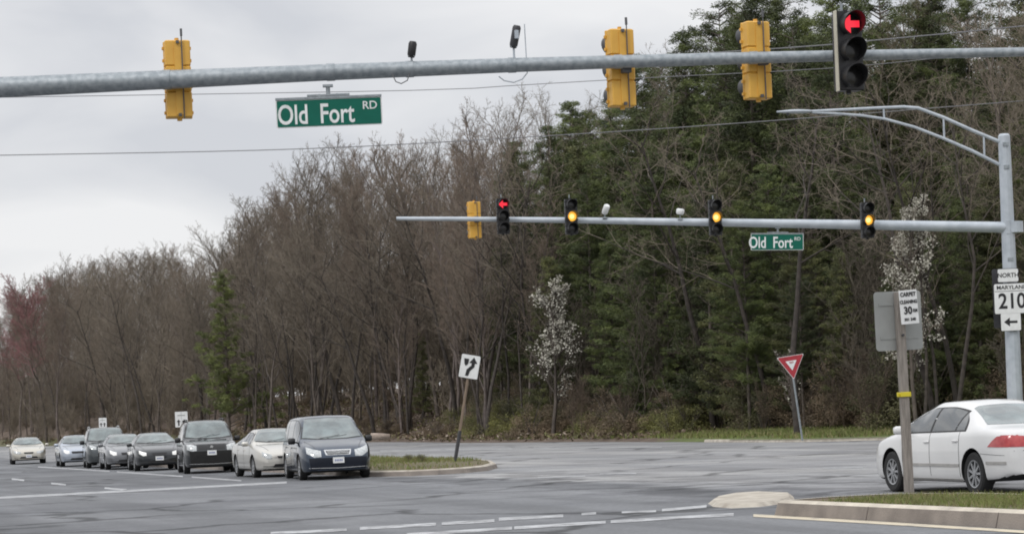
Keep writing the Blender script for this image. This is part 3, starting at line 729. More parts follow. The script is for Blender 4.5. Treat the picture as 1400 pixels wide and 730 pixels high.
for px in range(770, 1480, 27):
    o = 19 + rng.random() * 9; p_ = place_px(px, o); k_ = int(rng.integers(4)); tr_ = max(top_row(px) + 30 + rng.random() * 120, -60); Ht = P(px, tr_, p_.y).z - p_.z
    plant('pine_tree', pineM[k_], p_, 'dark pine standing deep in the right-hand wood behind the front pines', 'tree', 'pines deep in the right-hand wood', Ht / (19, 21, 18, 22)[k_])
# the tangle of saplings that closes the wood: nobody could count it
def sapling(seed, h, mt_n):
    rg = random.Random(seed); parts = [[] for _ in range(5)]
    for q_ in range(3):
        sp_ = spc(h=h, n=(11, 6, 5, 4), t0=.05, l1=.38, ang=((20, 55), (22, 55), (25, 55), (25, 60)), short=True, thick=.9)
        grow(parts, Vector((rg.gauss(0, .8), rg.gauss(0, .8), -.3)), Vector((rg.gauss(0, .15), rg.gauss(0, .15), 1)).normalized(), h * rg.uniform(.6, 1), .05, 0, sp_, rg)
    for l_ in range(4): parts[l_] = [(p, [max(x, .012) for x in r_]) for p, r_ in parts[l_]]
    return join([tubes_mesh(parts[i], 3) for i in range(4)])
def thicket(name, label, cols, n, m_, o0, o1, h0, h1, leaves=0):
    protos = [sapling(900 + i, 7.5, 0) for i in range(4)]; Vs, Fs, b_ = [], [], 0; LV = []
    for _ in range(n):
        px = rng.uniform(*cols); o = o0 + (o1 - o0) * rng.random(); p_ = place_px(px, o); V, F = protos[rng.integers(4)]; a = rng.uniform(0, 6.28); s_ = rng.uniform(h0, h1) / 7.5
        c_, d_ = math.cos(a) * s_, math.sin(a) * s_; j = rng.normal(size=2) * 1.5
        Q = np.stack([V[:, 0] * c_ - V[:, 1] * d_ + p_.x + j[0], V[:, 0] * d_ + V[:, 1] * c_ + p_.y + j[1], V[:, 2] * s_ + p_.z], 1); Vs.append(Q); Fs.append(F + b_); b_ += len(Q)
    return tag(npmesh(name, np.concatenate(Vs), np.concatenate(Fs), m_), label, 'thicket', kind='stuff')
thicket('sapling_thicket', 'grey tangle of bare saplings filling the wood behind the queue', (-80, 700), 330, m_twig, 6, 34, 5, 12)
thicket('brown_thicket', 'brown twiggy brush along the foot of the pines', (740, 1440), 110, m_twigd2, 4.6, 8, 1.2, 3.4)
thicket('far_thicket', 'dense brown undergrowth closing the far left end of the wood', (-80, 260), 150, m_twig, 2.5, 22, 3.5, 8)
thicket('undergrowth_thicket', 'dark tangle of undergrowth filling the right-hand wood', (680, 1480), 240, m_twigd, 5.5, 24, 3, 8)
# blossom
for px, o, tr_, h0, w, lab in ((1248, 1.9, 292, 6.2, .19, 'slender white-blossoming tree just behind the grey sign back'), (748, 2.0, 400, 4.6, .27, 'white-blossoming small tree right of the leaning arrow sign'),
                               (1112, 3.0, 478, 2.6, .22, 'tiny white-blossoming sapling beside the yield sign')):
    p_ = place_px(px, o); Ht = P(px, tr_, p_.y).z - p_.z
    plant('blossoming_tree', blossom_meshes(int(px), h0, w, {1248: 4800, 748: 2600, 1202: 500, 1112: 110}[px]), p_, lab, 'tree', None, Ht / h0, rz=.3)
# undergrowth
for i in range(170):
    px = rng.uniform(-60, 1430); o = 1.4 + rng.random() ** 1.3 * 9
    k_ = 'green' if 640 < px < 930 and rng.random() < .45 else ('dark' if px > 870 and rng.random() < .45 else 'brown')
    if px > 960: o += 2.6
    if px < 640: s_ = rng.uniform(.3, .7)
    else: s_ = rng.uniform(.6, 1.3) if k_ != 'green' else rng.uniform(.5, .85)
    p_ = place_px(px, o)
    lab, grp = {'green': ('fresh green bush on the bank behind the junction', 'green bushes on the bank'), 'brown': ('dry brown bush at the foot of the bare trees', 'brown bushes at the wood edge'),
                'dark': ('dark tangled bush under the pines', 'dark bushes under the pines')}[k_]
    plant('bush', shrubM[k_][rng.integers(2)], p_, lab, 'bush', grp, s_, pn=('stem', 'foliage'))
for i in range(80):
    px = rng.uniform(640, 1260); k_ = ('brown', 'dark', 'green')[int(rng.choice(3, p=[.4, .35, .25]))]; p_ = place_px(px, (3.0 if px < 960 else 5.4) + rng.random() * 3.5)
    lab, grp = {'green': ('fresh green bush on the bank behind the junction', 'green bushes on the bank'), 'brown': ('dry brown bush at the foot of the bare trees', 'brown bushes at the wood edge'), 'dark': ('dark tangled bush under the pines', 'dark bushes under the pines')}[k_]
    plant('bush', shrubM[k_][rng.integers(2)], p_, lab, 'bush', grp, rng.uniform(.6, 1.05) * (1 if k_ != 'dark' else .8), pn=('stem', 'foliage'))
for i in range(34):
    px = rng.uniform(632, 915); p_ = place_px(px, 1.3 + rng.random() * 4.5); plant('bush', shrubM['green'][rng.integers(2)], p_, 'fresh green bush on the bank behind the junction', 'bush', 'green bushes on the bank', rng.uniform(.55, .95), pn=('stem', 'foliage'))
for px, py, lab in ((560, 631, 'small leafy weed standing left of another on the median island'), (577, 631, 'small leafy weed nearer the leaning sign on the median island')):
    g_ = G(px, py, .15); plant('weed', shrubM['green'][0], (g_.x, g_.y, .15), lab, 'weed', None, .17, pn=('stem', 'foliage'))
# leaf litter and low cover on the bank
pts = []
for i in range(len(EL)):
    if EL[i].y > 210 or i < 6: continue
    for _ in range(240):
        o = .1 + rng.random() * 11; q_ = EL[i] + EN[i] * o + Vector((rng.normal(), rng.normal(), 0)); oo = (q_ - EL[i]).dot(EN[i])
        if EL[i].y < 112 and oo < 4.5: continue
        if oo < .12: continue
        pts.append((q_.x, q_.y, bank(oo, EL[i].y) + .08))
pts = np.array(pts); V, F = leaf_cards(pts, np.full((len(pts), 3), .22), 3, .26, .12)
tag(npmesh('leaf_litter', V, F, [m_litter, m_leafg, m_log], matidx=rng.choice([0, 1, 2], p=[.74, .2, .06], size=len(F))), 'brown fallen leaves and weeds on the bank at the wood edge', 'leaf litter', kind='stuff')
lg = MB(); lg.tube([P(507, 596.5, 150), P(520, 596, 150), P(533, 596.5, 150)], [.22, .2, .17], 8); tag(lg.build('fallen_log', m_log, smooth=True), 'pale fallen log on the wood edge just right of the minivan', 'log')

# ------------------------------------------------------------------ signals
def signal_head(lit=None, back=False, label='', group=None, arrow=False, lens_m=None, edge=False):
    """three-section head, 1.07 m high, faces local -y; origin at its middle"""
    root = empty('traffic_signal'); tag(root, label, 'traffic light', group)
    hm = m_yel
    b = MB()
    for i in range(3):
        z = (1 - i) * .355
        b.bbox((0, .10, z), (.174, .095, .1765), .016)
        b.bbox((0, .013, z), (.183, .016, .177), .008)
    b.box((0, .195, 0), (.05, .012, .50)); b.tube([(0, .1, .5), (0, .1, .57)], .03, 8); b.tube([(0, .1, -.57), (0, .1, -.5)], .035, 8)
    for z in (.44, .27, .08, -.09, -.28, -.45): b.box((-.188, .02, z), (.012, .02, .02)); b.box((.188, .02, z), (.012, .02, .02))
    b.build('housing', hm if back else m_blk, root, smooth=R(35))
    if not back and edge: f = MB(); f.bbox((-.192, .02, 0), (.009, .045, .545), .004); f.build('edge_strip', m_yel_pale, root)
    if not back:
        f = MB(); f.bbox((0, -.012, 0), (.180, .012, .532), .01); f.build('door', m_blk, root)
    for i in range(3):
        z = (1 - i) * .355; v = MB(); n = 18; vs_ = []; fs_ = []
        for j in range(n + 1):
            a = R(-62 + 304 * j / n)       # open at the bottom
            w = a + 0
            dpt = .25 - .13 * (1 - math.sin(a)) / 2 * 1.0
            for rr, y in ((.158, -.02), (.158, -.02 - dpt), (.150, -.02 - dpt), (.150, -.02)): vs_.append((rr * math.cos(w), y, z + rr * math.sin(w)))
        for j in range(n):
            for k_ in range(4): fs_.append((j * 4 + k_, j * 4 + (k_ + 1) % 4, j * 4 + 4 + (k_ + 1) % 4, j * 4 + 4 + k_))
        v.add(vs_, fs_); v.build('visor', m_blk, root, smooth=R(40))
        ln = MB(); vs_ = [(0, -.045, z)]; fs_ = []
        for r_, y in ((.08, -.042), (.145, -.026)):
            for j in range(20): a = R(18 * j); vs_.append((r_ * math.cos(a), y, z + r_ * math.sin(a)))
        fs_ = [(0, 1 + j, 1 + (j + 1) % 20) for j in range(20)] + [(1 + j, 21 + j, 21 + (j + 1) % 20, 1 + (j + 1) % 20) for j in range(20)]
        ln.add(vs_, fs_)
        is_lit = lit == i
        if is_lit and arrow:
            ln.build('lens', m_loff, root, smooth=True)
            ar = MB(); ar.prism([(.13, .045 + z), (.0, .045 + z), (.0, .125 + z), (-.145, 0 + z), (.0, -.125 + z), (.0, -.045 + z), (.13, -.045 + z)], -.052, -.047); ar.build('arrow', lens_m, root)
        else:
            lo_ = ln.build('lens', lens_m if is_lit else m_loff, root, smooth=True)
            if is_lit: g_ = MB(); g_.tube([(0, -.048, z), (0, -.052, z)], .075, 20); g_.build('bright_centre', m_lcen, lo_)
    xo = -.055 if back else 0; br = MB(); br.tube([(xo, .225, -.55), (xo, .225, .62)], .009, 8); br.box((0, .17, .50), (.02, .07, .02)); br.box((0, .17, -.50), (.02, .07, .02))
    br.tube([(xo, .225, .58), (xo, .22, .68)], .018, 6); br.box((0, .29, 0), (.06, .05, .09)); br.build('bracket', m_cable if back else m_steel, root, smooth=R(40))
    return root
DN, DF = 32.0, 68.0
def arm_mesh(name, pts, d, rad, m, label, parent=None):
    o = MB(); o.tube([P(x, y, d) for x, y in pts], rad, 20); return o
NEAR = [(-330, 140), (-100, 125.5), (0, 119.8), (235, 109), (450, 99.2), (700, 89.5), (845, 84.8), (1030, 79.4), (1158, 76.4), (1400, 71.4), (1560, 69)]
NRAD = [.175, .150, .142, .128, .113, .098, .090, .081, .074, .062, .055]
root = empty('mast_arm_pole', Vector((P(-340, 140, DN).x, DN, 0)))
tag(root, 'weathered grey mast arm crossing the top of the photo on its own pole', 'signal pole')
o0 = root.location
mb = MB(); mb.tube([P(x, y, DN) - o0 for x, y in NEAR], NRAD, 24)
am = mb.build('arm', m_steel, root, smooth=R(60))
ptop = P(-340, 140, DN).z
mb = MB(); mb.tube([(0, 0, .3), (0, 0, 2), (0, 0, ptop + .5)], [.24, .23, .19], 20); mb.build('pole', m_steel, root, smooth=R(60))
mb = MB(); mb.tube([(0, 0, -.05), (0, 0, .26)], .45, 24); mb.box((0, 0, .29), (.3, .3, .02)); mb.build('base', m_conc, root)
for xx in (228, 452, 560, 700, 845, 1030, 1158):
    y_ = np.interp(xx, [a for a, _ in NEAR], [b for _, b in NEAR]); r_ = float(np.interp(xx, [a for a, _ in NEAR], NRAD)); c = P(xx, y_, DN) - o0
    mb = MB(); mb.tube([c + Vector((-.055, 0, 0)), c + Vector((.055, 0, 0))], r_ + .008, 20); mb.build('clamp', m_steel, am, smooth=R(50))
for x0_, w_ in ((548, 12),):
    y_ = np.interp(x0_, [a for a, _ in NEAR], [b for _, b in NEAR]); c = P(x0_, y_, DN - .08) - o0; k_ = w_ / 100
    mb = MB(); mb.tube([c + Vector((-k_, 0, -.06)), c + Vector((-k_ * .6, -.05, -.17)), c + Vector((0, -.05, -.20)), c + Vector((k_ * .7, -.05, -.16)), c + Vector((k_, 0, -.05))], .008, 5); mb.build('cable', m_cable, am)
def put(head, px, py, d, yaw, dy):
    q_ = P(px, py, d); head.location = (q_.x, q_.y + dy, q_.z); head.rotation_euler = (0, 0, yaw)
# backs of heads face us: they look away along the highway (local -y must point along FWD)
yb = math.pi + FA
for px, py, lab, dyaw in ((237.5, 105.5, 'yellow-backed traffic light on the near arm left of the big green street sign', -.10), (847, 90, 'yellow-backed traffic light on the near arm with black visors showing, left of another', .0), (1034, 79.5, 'yellow-backed traffic light on the near arm beside the large red light', .03)):
    h = signal_head(None, True, lab, 'yellow-backed signals on the near arm'); put(h, px, py, DN, yb + dyaw, .36)
h = signal_head(0, False, 'large black-faced traffic light showing red on the near arm', None, True, m_lred, True); put(h, 1157, 75.5, DN, FA * .85, -.36)
h = signal_head(None, True, 'small yellow-backed traffic light near the free end of the far arm'); put(h, 647, 300, DF, yb, .36)
for px, py, lit, arrow, m_, lab in ((688, 297, 0, True, m_lred, 'black traffic light with a lit red left arrow on the far arm'), (781, 297.5, 1, False, m_lyel, 'black traffic light showing yellow, leftmost of the yellow ones on the far arm'),
                                    (977, 298.5, 1, False, m_lyel, 'black traffic light showing yellow, between the white camera and the small green street sign'), (1184, 302.5, 1, False, m_lyel, 'black traffic light showing yellow, nearest the pole on the far arm')):
    h = signal_head(lit, False, lab, 'lit signals on the far arm', arrow, m_); put(h, px, py, DF, FA * .6, -.34)
    h.scale = (.96, .96, .96)
# far pole with arm and luminaire
fb = P(1386, 560, DF); root = empty('mast_arm_pole', Vector((fb.x + .05, DF, .1))); o0 = root.location
tag(root, 'pale grey pole at the right carrying the far signal arm and a street light', 'signal pole')
zt = P(1380, 183, DF).z
mb = MB(); mb.tube([(.0, 0, .1), (0, 0, zt - .1 - .06), (0, 0, zt - .1)], [.235, .175, .13], 12); mb.build('pole', m_steel_new, root, smooth=R(20))
FARM = [(542, 299), (640, 299.6), (780, 301.2), (977, 304.2), (1184, 307.4), (1375, 311)]
mb = MB(); mb.tube([P(x, y, DF - .02) - o0 for x, y in FARM], [.055, .068, .085, .112, .138, .16], 20); arm2 = mb.build('arm', m_steel_new, root, smooth=R(50))
mb = MB(); c = P(1376, 311, DF) - o0; mb.bbox((c.x + .02, 0, c.z), (.06, .2, .22), .02); mb.tube([(c.x + .25, 0, c.z - .16), (c.x + .25, 0, c.z + .16)], .24, 16); mb.build('collar', m_steel_new, root)
mb = MB(); mb.tube([(0, 0, -.15), (0, 0, .12)], .45, 20); mb.build('base', m_conc, root)
def pp(x, y, dd=0): return P(x, y, DF + dd) - o0
mb = MB()
up_ = [(1376, 198), (1330, 179), (1290, 161), (1255, 148), (1235, 146.5), (1200, 148), (1150, 150.5), (1110, 152.5)]
lo_ = [(1374, 229), (1330, 207), (1290, 189.5), (1250, 174), (1210, 163), (1180, 158.5), (1150, 156), (1110, 154)]
mb.tube([pp(*q_) for q_ in up_], [.055, .052, .05, .048, .046, .044, .042, .04], 8); mb.tube([pp(*q_) for q_ in lo_], [.05, .05, .045, .042, .04, .038, .036, .034], 8)
for x in (1345, 1290, 1208):
    mb.tube([pp(x, np.interp(x, [q_[0] for q_ in up_][::-1], [q_[1] for q_ in up_][::-1])), pp(x + 1, np.interp(x, [q_[0] for q_ in lo_][::-1], [q_[1] for q_ in lo_][::-1]))], .03, 6)
mb.build('street_light_arm', m_steel_new, root, smooth=R(50))
mb = MB(); a_, b_ = pp(1110, 153), pp(1062, 153.5); n_ = 8; vs_ = []
for i in range(n_ + 1):
    t = i / n_; c = a_.lerp(b_, t); w = .05 + .13 * math.sin(math.pi * min(1, .15 + t * .85)) ; hh = .035 + .035 * math.sin(math.pi * min(1, t + .1))
    for k_ in range(10): a = 2 * math.pi * k_ / 10; vs_.append((c.x, c.y + w * math.cos(a), c.z + hh * math.sin(a) * (1 if math.sin(a) > 0 else .7)))
fs_ = [(i * 10 + k_, i * 10 + (k_ + 1) % 10, i * 10 + 10 + (k_ + 1) % 10, i * 10 + 10 + k_) for i in range(n_) for k_ in range(10)] + [tuple(range(9, -1, -1)), tuple(range(n_ * 10, n_ * 10 + 10))]
mb.add(vs_, fs_); lh = mb.build('lamp_head', m_steel_new, root, smooth=True)
mb = MB(); c = pp(1077, 158); mb.tube([c + Vector((0, 0, .10)), c], .035, 8); mb.build('photocell', m_dark, lh)
mb = MB()
for z in (pp(1376, 198).z, pp(1376, 229).z, pp(1380, 355).z): mb.box((0, -.15, z), (.08, .06, .05))
mb.build('bolt_plate', m_steel, root)
# detector cameras
def det_camera(px, py, d, m_, label, ht, tiltx, zs=1.0, cage=False, ln=.24):
    a = P(px, py, d); root = empty('detector_camera', a); tag(root, label, 'camera')
    b = MB(); b.tube([(0, 0, -.02), (0, 0, ht)], .015, 8); b.bbox((0, 0, .0), (.07, .05, .02), .008); b.box((0, 0, ht), (.04, .035, .03)); b.build('bracket', m_steel if not cage else m_steel_new, root)
    rot = Euler((R(tiltx), R(8), R(20))).to_matrix()
    b = MB(); b.tube([rot @ Vector((0, 0, -.04)) + Vector((0, 0, ht)), rot @ Vector((0, 0, .0)) + Vector((0, 0, ht)), rot @ Vector((0, 0, ln)) + Vector((0, 0, ht)), rot @ Vector((0, 0, ln + .03)) + Vector((0, 0, ht))], [.045 * zs, .06 * zs, .062 * zs, .045 * zs], 14); b.build('housing', m_, root, smooth=R(50))
    if cage:
        b = MB(); b.tube([(.17, 0, -.2), (.16, 0, .48)], .008, 6)
        pts_ = [(-.22, 0, -.22), (-.15, 0, -.28), (-.02, 0, -.31), (.10, 0, -.27), (.16, 0, -.2)]; b.tube(pts_, .009, 6); b.build('cable', m_steel_new, root)
        b = MB(); b.bbox(rot @ Vector((0, -.05, .15)) + Vector((0, 0, ht)), (.03, .03, .06), .008); b.build('lens', m_steel_new, root)
    return root
det_camera(563, 87, DN, m_blk, 'small black camera on top of the near arm', .12, 6, .95, ln=.15)
det_camera(703, 82, DN, m_dark, 'dark camera on a thin stem above the near arm with a looping cable', .20, 16, .95, True)
det_camera(827, 298, DF - .1, m_wht, 'white camera tilted on the far arm between two yellow lights', .16, 40, 1.5, ln=.22)
det_camera(930, 300, DF - .1, m_wht, 'round white camera on the far arm just left of a yellow light', .18, 8, 1.9, ln=.10)

# ------------------------------------------------------------------ signs
def plate(w, h, m_, name, root, r=.03, y=0, th=.006, cx=0, cz=0):
    b = MB(); b.prism([(x + cx, z + cz) for x, z in rrect(w / 2, h / 2, r)], y - th, y); return b.build(name, m_, root)
def street_sign(px, py, d, w, h, label, bpx, rd=.40):
    root = empty('street_name_sign', P(px, py, d)); tag(root, label, 'street sign', 'green street name signs hanging from the arms')
    plate(w, h, m_wht, 'border', root, .02, .0); plate(w - .035, h - .03, m_grn, 'panel', root, .015, -.007)
    text('Old  Fort', h * .98, m_txtw, root, (-w * .125, -.015, -.028), bold=.015, sx=.72); text('RD', h * rd, m_txtw, root, (w * .385, -.015, h * .19), bold=.01, sx=1.0)
    b = MB(); b.box((0, -.004, h / 2 + .012), (w / 2, .02, .014)); b.box((bpx, -.004, h / 2 + .045), (w * .2, .025, .012)); b.tube([(bpx, 0, h / 2 + .05), (bpx, 0, h / 2 + .17)], .03, 10); b.box((bpx, 0, h / 2 + .17), (.07, .05, .015))
    b.box((bpx - .12, 0, h / 2 + .03), (.012, .03, .03)); b.box((bpx + .12, 0, h / 2 + .03), (.012, .03, .03)); b.build('hanger', m_steel, root)
    return root
s1 = street_sign(450, 154, DN + .0, 1.45, .385, 'big green Old Fort RD sign hanging from the near arm', .0); s1.rotation_euler = (0, R(-.4), R(4))
s2 = street_sign(1062.5, 331, DF, 1.53, .47, 'small green Old Fort RD sign hanging from the far arm', .02, .30); s2.rotation_euler = (0, R(2.2), 0)
def post_box(name, root, p0, p1, w, m_):
    b = MB(); z0, z1 = p0[2], p1[2]; b.bbox((0, 0, (z0 + z1) / 2), (w / 2, w / 2, (z1 - z0) / 2), .008); return b.build(name, m_, root)
# NORTH / MARYLAND 210 / arrow on the far pole
def sign_root(name, loc, label, cat='road sign', lean=0, yaw=0, group=None):
    o = empty(name, loc); o.rotation_euler = (0, lean, yaw); return tag(o, label, cat, group)
dS = DF - .28
o = sign_root('direction_sign', P(1378, 376.5, dS), 'small white sign reading NORTH, topmost on the right-hand pole'); plate(.62, .40, m_blkleg, 'border', o, .04); plate(.59, .37, m_wht, 'panel', o, .035, -.007); text('NORTH', .175, m_blkleg, o, (0, -.016, 0), sx=1.0, bold=.02)
o = sign_root('route_sign', P(1384, 408, dS), 'white MARYLAND 210 route sign on the right-hand pole'); plate(1.08, .90, m_blkleg, 'border', o, .06); plate(1.04, .86, m_wht, 'panel', o, .05, -.007)
text('MARYLAND', .155, m_blkleg, o, (0, -.016, .32), sx=1.08, bold=.02); text('210', .62, m_blkleg, o, (-.01, -.016, -.09), sx=.86, bold=.02); b = MB(); b.box((0, -.012, .215), (.50, .002, .008)); b.build('rule', m_blkleg, o)
o = sign_root('arrow_sign', P(1382, 440, dS), 'small white sign with a black left arrow under the route sign'); plate(.60, .53, m_blkleg, 'border', o, .04); plate(.57, .50, m_wht, 'panel', o, .035, -.007)
b = MB(); b.prism([(.19, .035), (-.03, .035), (-.03, .13), (-.2, 0), (-.03, -.13), (-.03, -.035), (.19, -.035)], -.016, -.009); b.build('arrow', m_blkleg, o)
o = sign_root('rear_facing_sign', P(1371, 408, DF + .2), 'dark back of a route sign assembly peeping out behind the white ones'); plate(.58, 1.72, m_dark, 'panel', o, .05)
# near median post
g = G(1243, 671, .2); lean = R(-.7)
root = sign_root('sign_post', g, 'weathered square wooden post carrying a large grey sign back on the grass median', 'sign post', lean, R(12))
zt = P(1228, 399, g.y).z - .2
post_box('post', root, (0, 0, -.2), (0, 0, zt), .12, m_wood)
def loc_of(px, py, dd=0): return root.matrix_basis.inverted() @ P(px, py, g.y + dd)
bpy.context.view_layer.update()
c = loc_of(1227.5, 438.5, .1); sb = MB(); sb.prism([(x + c.x, z + c.z) for x, z in rrect(.37, .44, .05)], .085, .09); sb.build('sign_panel', m_alu, root)
for dz in (.25, -.25): sb = MB(); sb.box((c.x, .079, c.z + dz), (.3, .004, .02)); sb.build('stiffener', m_alu, root)
sb = MB(); sb.tube([(0, -.11, c.z + .25), (0, -.06, c.z + .25)], .018, 8); sb.tube([(0, -.11, c.z - .22), (0, -.06, c.z - .22)], .018, 8); sb.build('bolt', m_dark, root)
o = sign_root('small_notice', P(1242.5, 419.5, g.y - .16), 'small white tacked-up advertising notice with black lettering on the wooden post', 'notice', R(-3.0), R(5)); plate(.27, .50, m_wht, 'panel', o, .005)
for s_, sz, z_, sxx in (('CARPET', .082, .185, .80), ('CLEANING', .072, .075, .74), ('30', .15, -.055, .85), ('301 240', .058, -.185, .92)): text(s_, sz, m_blkleg, o, (-.02 if s_ == '30' else 0, -.012, z_), sx=sxx, bold=.035)
text('RM', .07, m_blkleg, o, (.09, -.012, -.06), sx=.7, bold=.03)
tp = loc_of(1236, 539); b = MB(); b.bbox((tp.x * 0, 0, tp.z), (.082, .082, .035), .004); b.box((-.1, -.06, tp.z - .005), (.035, .006, .02), Euler((0, .3, .4)).to_matrix()); o = b.build('tape_band', m_tape); o.parent = root
o['label'] = 'yellow tape band round the wooden post'
KIDS.setdefault(root.name, []).append(o)
# keep-right sign
g = G(622, 631, .14); root = sign_root('keep_right_sign', g, 'white sign with a black curved arrow on a leaning post on the median island', 'road sign', R(11.6), R(3))
bpy.context.view_layer.update(); inv = root.matrix_basis.inverted(); c = inv @ P(642, 501, g.y)
b = MB(); b.tube([(0, 0, -.2), (0, 0, 1.0)], .058, 8); b.build('post_base', m_dark, root); b = MB(); b.tube([(0, .0, 1.0), (c.x, .02, c.z + .3)], .045, 8); b.build('post', m_wood2, root)
plate(.62, .76, m_blkleg, 'border', root, .04, -.05, .005, c.x, c.z); plate(.60, .74, m_wht, 'panel', root, .04, -.057, .005, c.x, c.z)
b = MB(); X, Z = c.x, c.z
b.prism([(X - .21, Z + .24), (X - .05, Z + .24), (X - .06, Z + .08), (X - .13, Z + .0), (X - .18, Z + .08)], -.072, -.064)
b.prism([(X - .10, Z - .30), (X + .0, Z - .30), (X + .03, Z - .14), (X + .15, Z + .0), (X + .155, Z + .12), (X + .23, Z + .12), (X + .10, Z + .31), (X - .03, Z + .12), (X + .05, Z + .12), (X + .045, Z + .04), (X - .08, Z - .10)], -.072, -.064)
b.build('symbol', m_blkleg, root)
# yield sign
q_ = G(1095, 588, .5); root = sign_root('yield_sign', q_, 'red and white triangular yield sign on a leaning post on the far verge', 'road sign', R(-6.6), R(4)); bpy.context.view_layer.update(); c = root.matrix_basis.inverted() @ P(1081.5, 497, q_.y)
b = MB(); b.tube([(0, 0, -.4), (c.x, .0, c.z + .1)], .04, 6); b.build('post', m_steel, root)
def tri(s, y0, y1, m_, nm, off=0, zc=0):
    h_ = s * .866; pts_ = []
    for cx, cz, a0 in ((-s / 2, h_ / 3, 120), (s / 2, h_ / 3, 0), (0, -h_ * 2 / 3, 240)):
        k_ = Vector((cx, cz)) * .93
        for j in range(4): a = R(a0 + j * 40 - (0 if a0 else 0)); pts_.append((c.x + k_.x + .035 * math.cos(a) * s, c.z + k_.y + zc + .035 * math.sin(a) * s))
    # order the outline by angle round the centre
    cx_, cz_ = sum(p[0] for p in pts_) / 12, sum(p[1] for p in pts_) / 12; pts_.sort(key=lambda p: math.atan2(p[1] - cz_, p[0] - cx_))
    b_ = MB(); b_.prism(pts_, y0, y1); return b_.build(nm, m_, root)
tri(1.02, -.05, -.056, m_wht, 'border'); tri(.96, -.058, -.062, m_red, 'panel'); tri(.42, -.064, -.068, m_wht, 'centre', zc=-.01)
text('YIELD', .085, m_red, root, (c.x, -.071, c.z + .045), bold=.03, sx=.8)
# two small signs behind the queue
def lane_sign(px, py, d, w, h, label):
    o = sign_root('lane_sign', P(px, py, d), label); plate(w, h, m_wht, 'panel', o, .03)
    b = MB(); b.tube([(0, .03, h / 2), (0, .03, -P(px, py, d).z)], .04, 6); b.build('post', m_steel, o)
    b = MB()
    for s_ in (-1, 1):
        X = s_ * w * .22; b.prism([(X - .035, -h * .40), (X + .035, -h * .40), (X + .035, -h * .16), (X + .10, -h * .16), (X, h * .0), (X - .10, -h * .16), (X - .035, -h * .16)], -.013, -.008)
    b.build('symbol', m_blkleg, o)
    b = MB(); b.box((0, -.010, h * .26), (w * .3, .003, h * .03)); b.build('rule', m_alu, o)
lane_sign(248, 573, 112, .60, .74, 'white lane sign with two black arrows left of the black utility vehicle')
lane_sign(140.5, 577.5, 150, .50, .62, 'tiny distant white sign above the dark utility vehicle far back in the queue')
# overhead cables
def cable(pts, d, r, label):
    pl = densify([P(x, y, d) for x, y in pts], 1.5); b = MB(); b.tube(pl, r, 6); o = b.build('overhead_cable', m_wire, smooth=True); return tag(o, label, 'cable', None)
cable([(-500, 221), (0, 212.5), (420, 203.5), (780, 184), (1060, 165), (1500, 130)], 78, .016, 'lower thin overhead cable passing under the big green sign')
cable([(-500, 142), (0, 133.5), (560, 124), (690, 118), (870, 107.5), (1130, 94), (1290, 79), (1600, 48)], 60, .010, 'thin overhead cable running just below the near arm')
cable([(-500, 128), (300, 103), (700, 88), (1060, 67), (1180, 57), (1400, 36), (1600, 14)], 50, .014, 'twisted overhead cable rising above the near arm at the upper right')

# ------------------------------------------------------------------ cars
def pch(xs, ys):
    """monotone cubic through control points (xs rising)"""
    xs = np.array(xs, float); ys = np.array(ys, float); h_ = np.diff(xs); dl = np.diff(ys) / h_; m_ = np.zeros_like(xs); m_[0], m_[-1] = dl[0], dl[-1]
    for i in range(1, len(xs) - 1):
        if dl[i - 1] * dl[i] > 0: w1, w2 = 2 * h_[i] + h_[i - 1], h_[i] + 2 * h_[i - 1]; m_[i] = (w1 + w2) / (w1 / dl[i - 1] + w2 / dl[i])
    def f(x):
        x = min(max(x, xs[0]), xs[-1]); i = min(int(np.searchsorted(xs, x, side='right')) - 1, len(xs) - 2); i = max(i, 0); t = (x - xs[i]) / h_[i]
        return float((2 * t**3 - 3 * t**2 + 1) * ys[i] + (t**3 - 2 * t**2 + t) * h_[i] * m_[i] + (-2 * t**3 + 3 * t**2) * ys[i + 1] + (t**3 - t**2) * h_[i] * m_[i + 1])
    return f
def smooth_ring(pts, sub=5):
    out = []; n = len(pts); s = [0]
    for i in range(1, n): s.append(s[-1] + max(1e-4, math.dist(pts[i], pts[i - 1])))
    fy, fz = pch(s, [p[0] for p in pts]), pch(s, [p[1] for p in pts])
    for i in range(n - 1):
        for j in range(sub): t = s[i] + (s[i + 1] - s[i]) * j / sub; out.append((fy(t), fz(t)))
    out.append(pts[-1]); return out
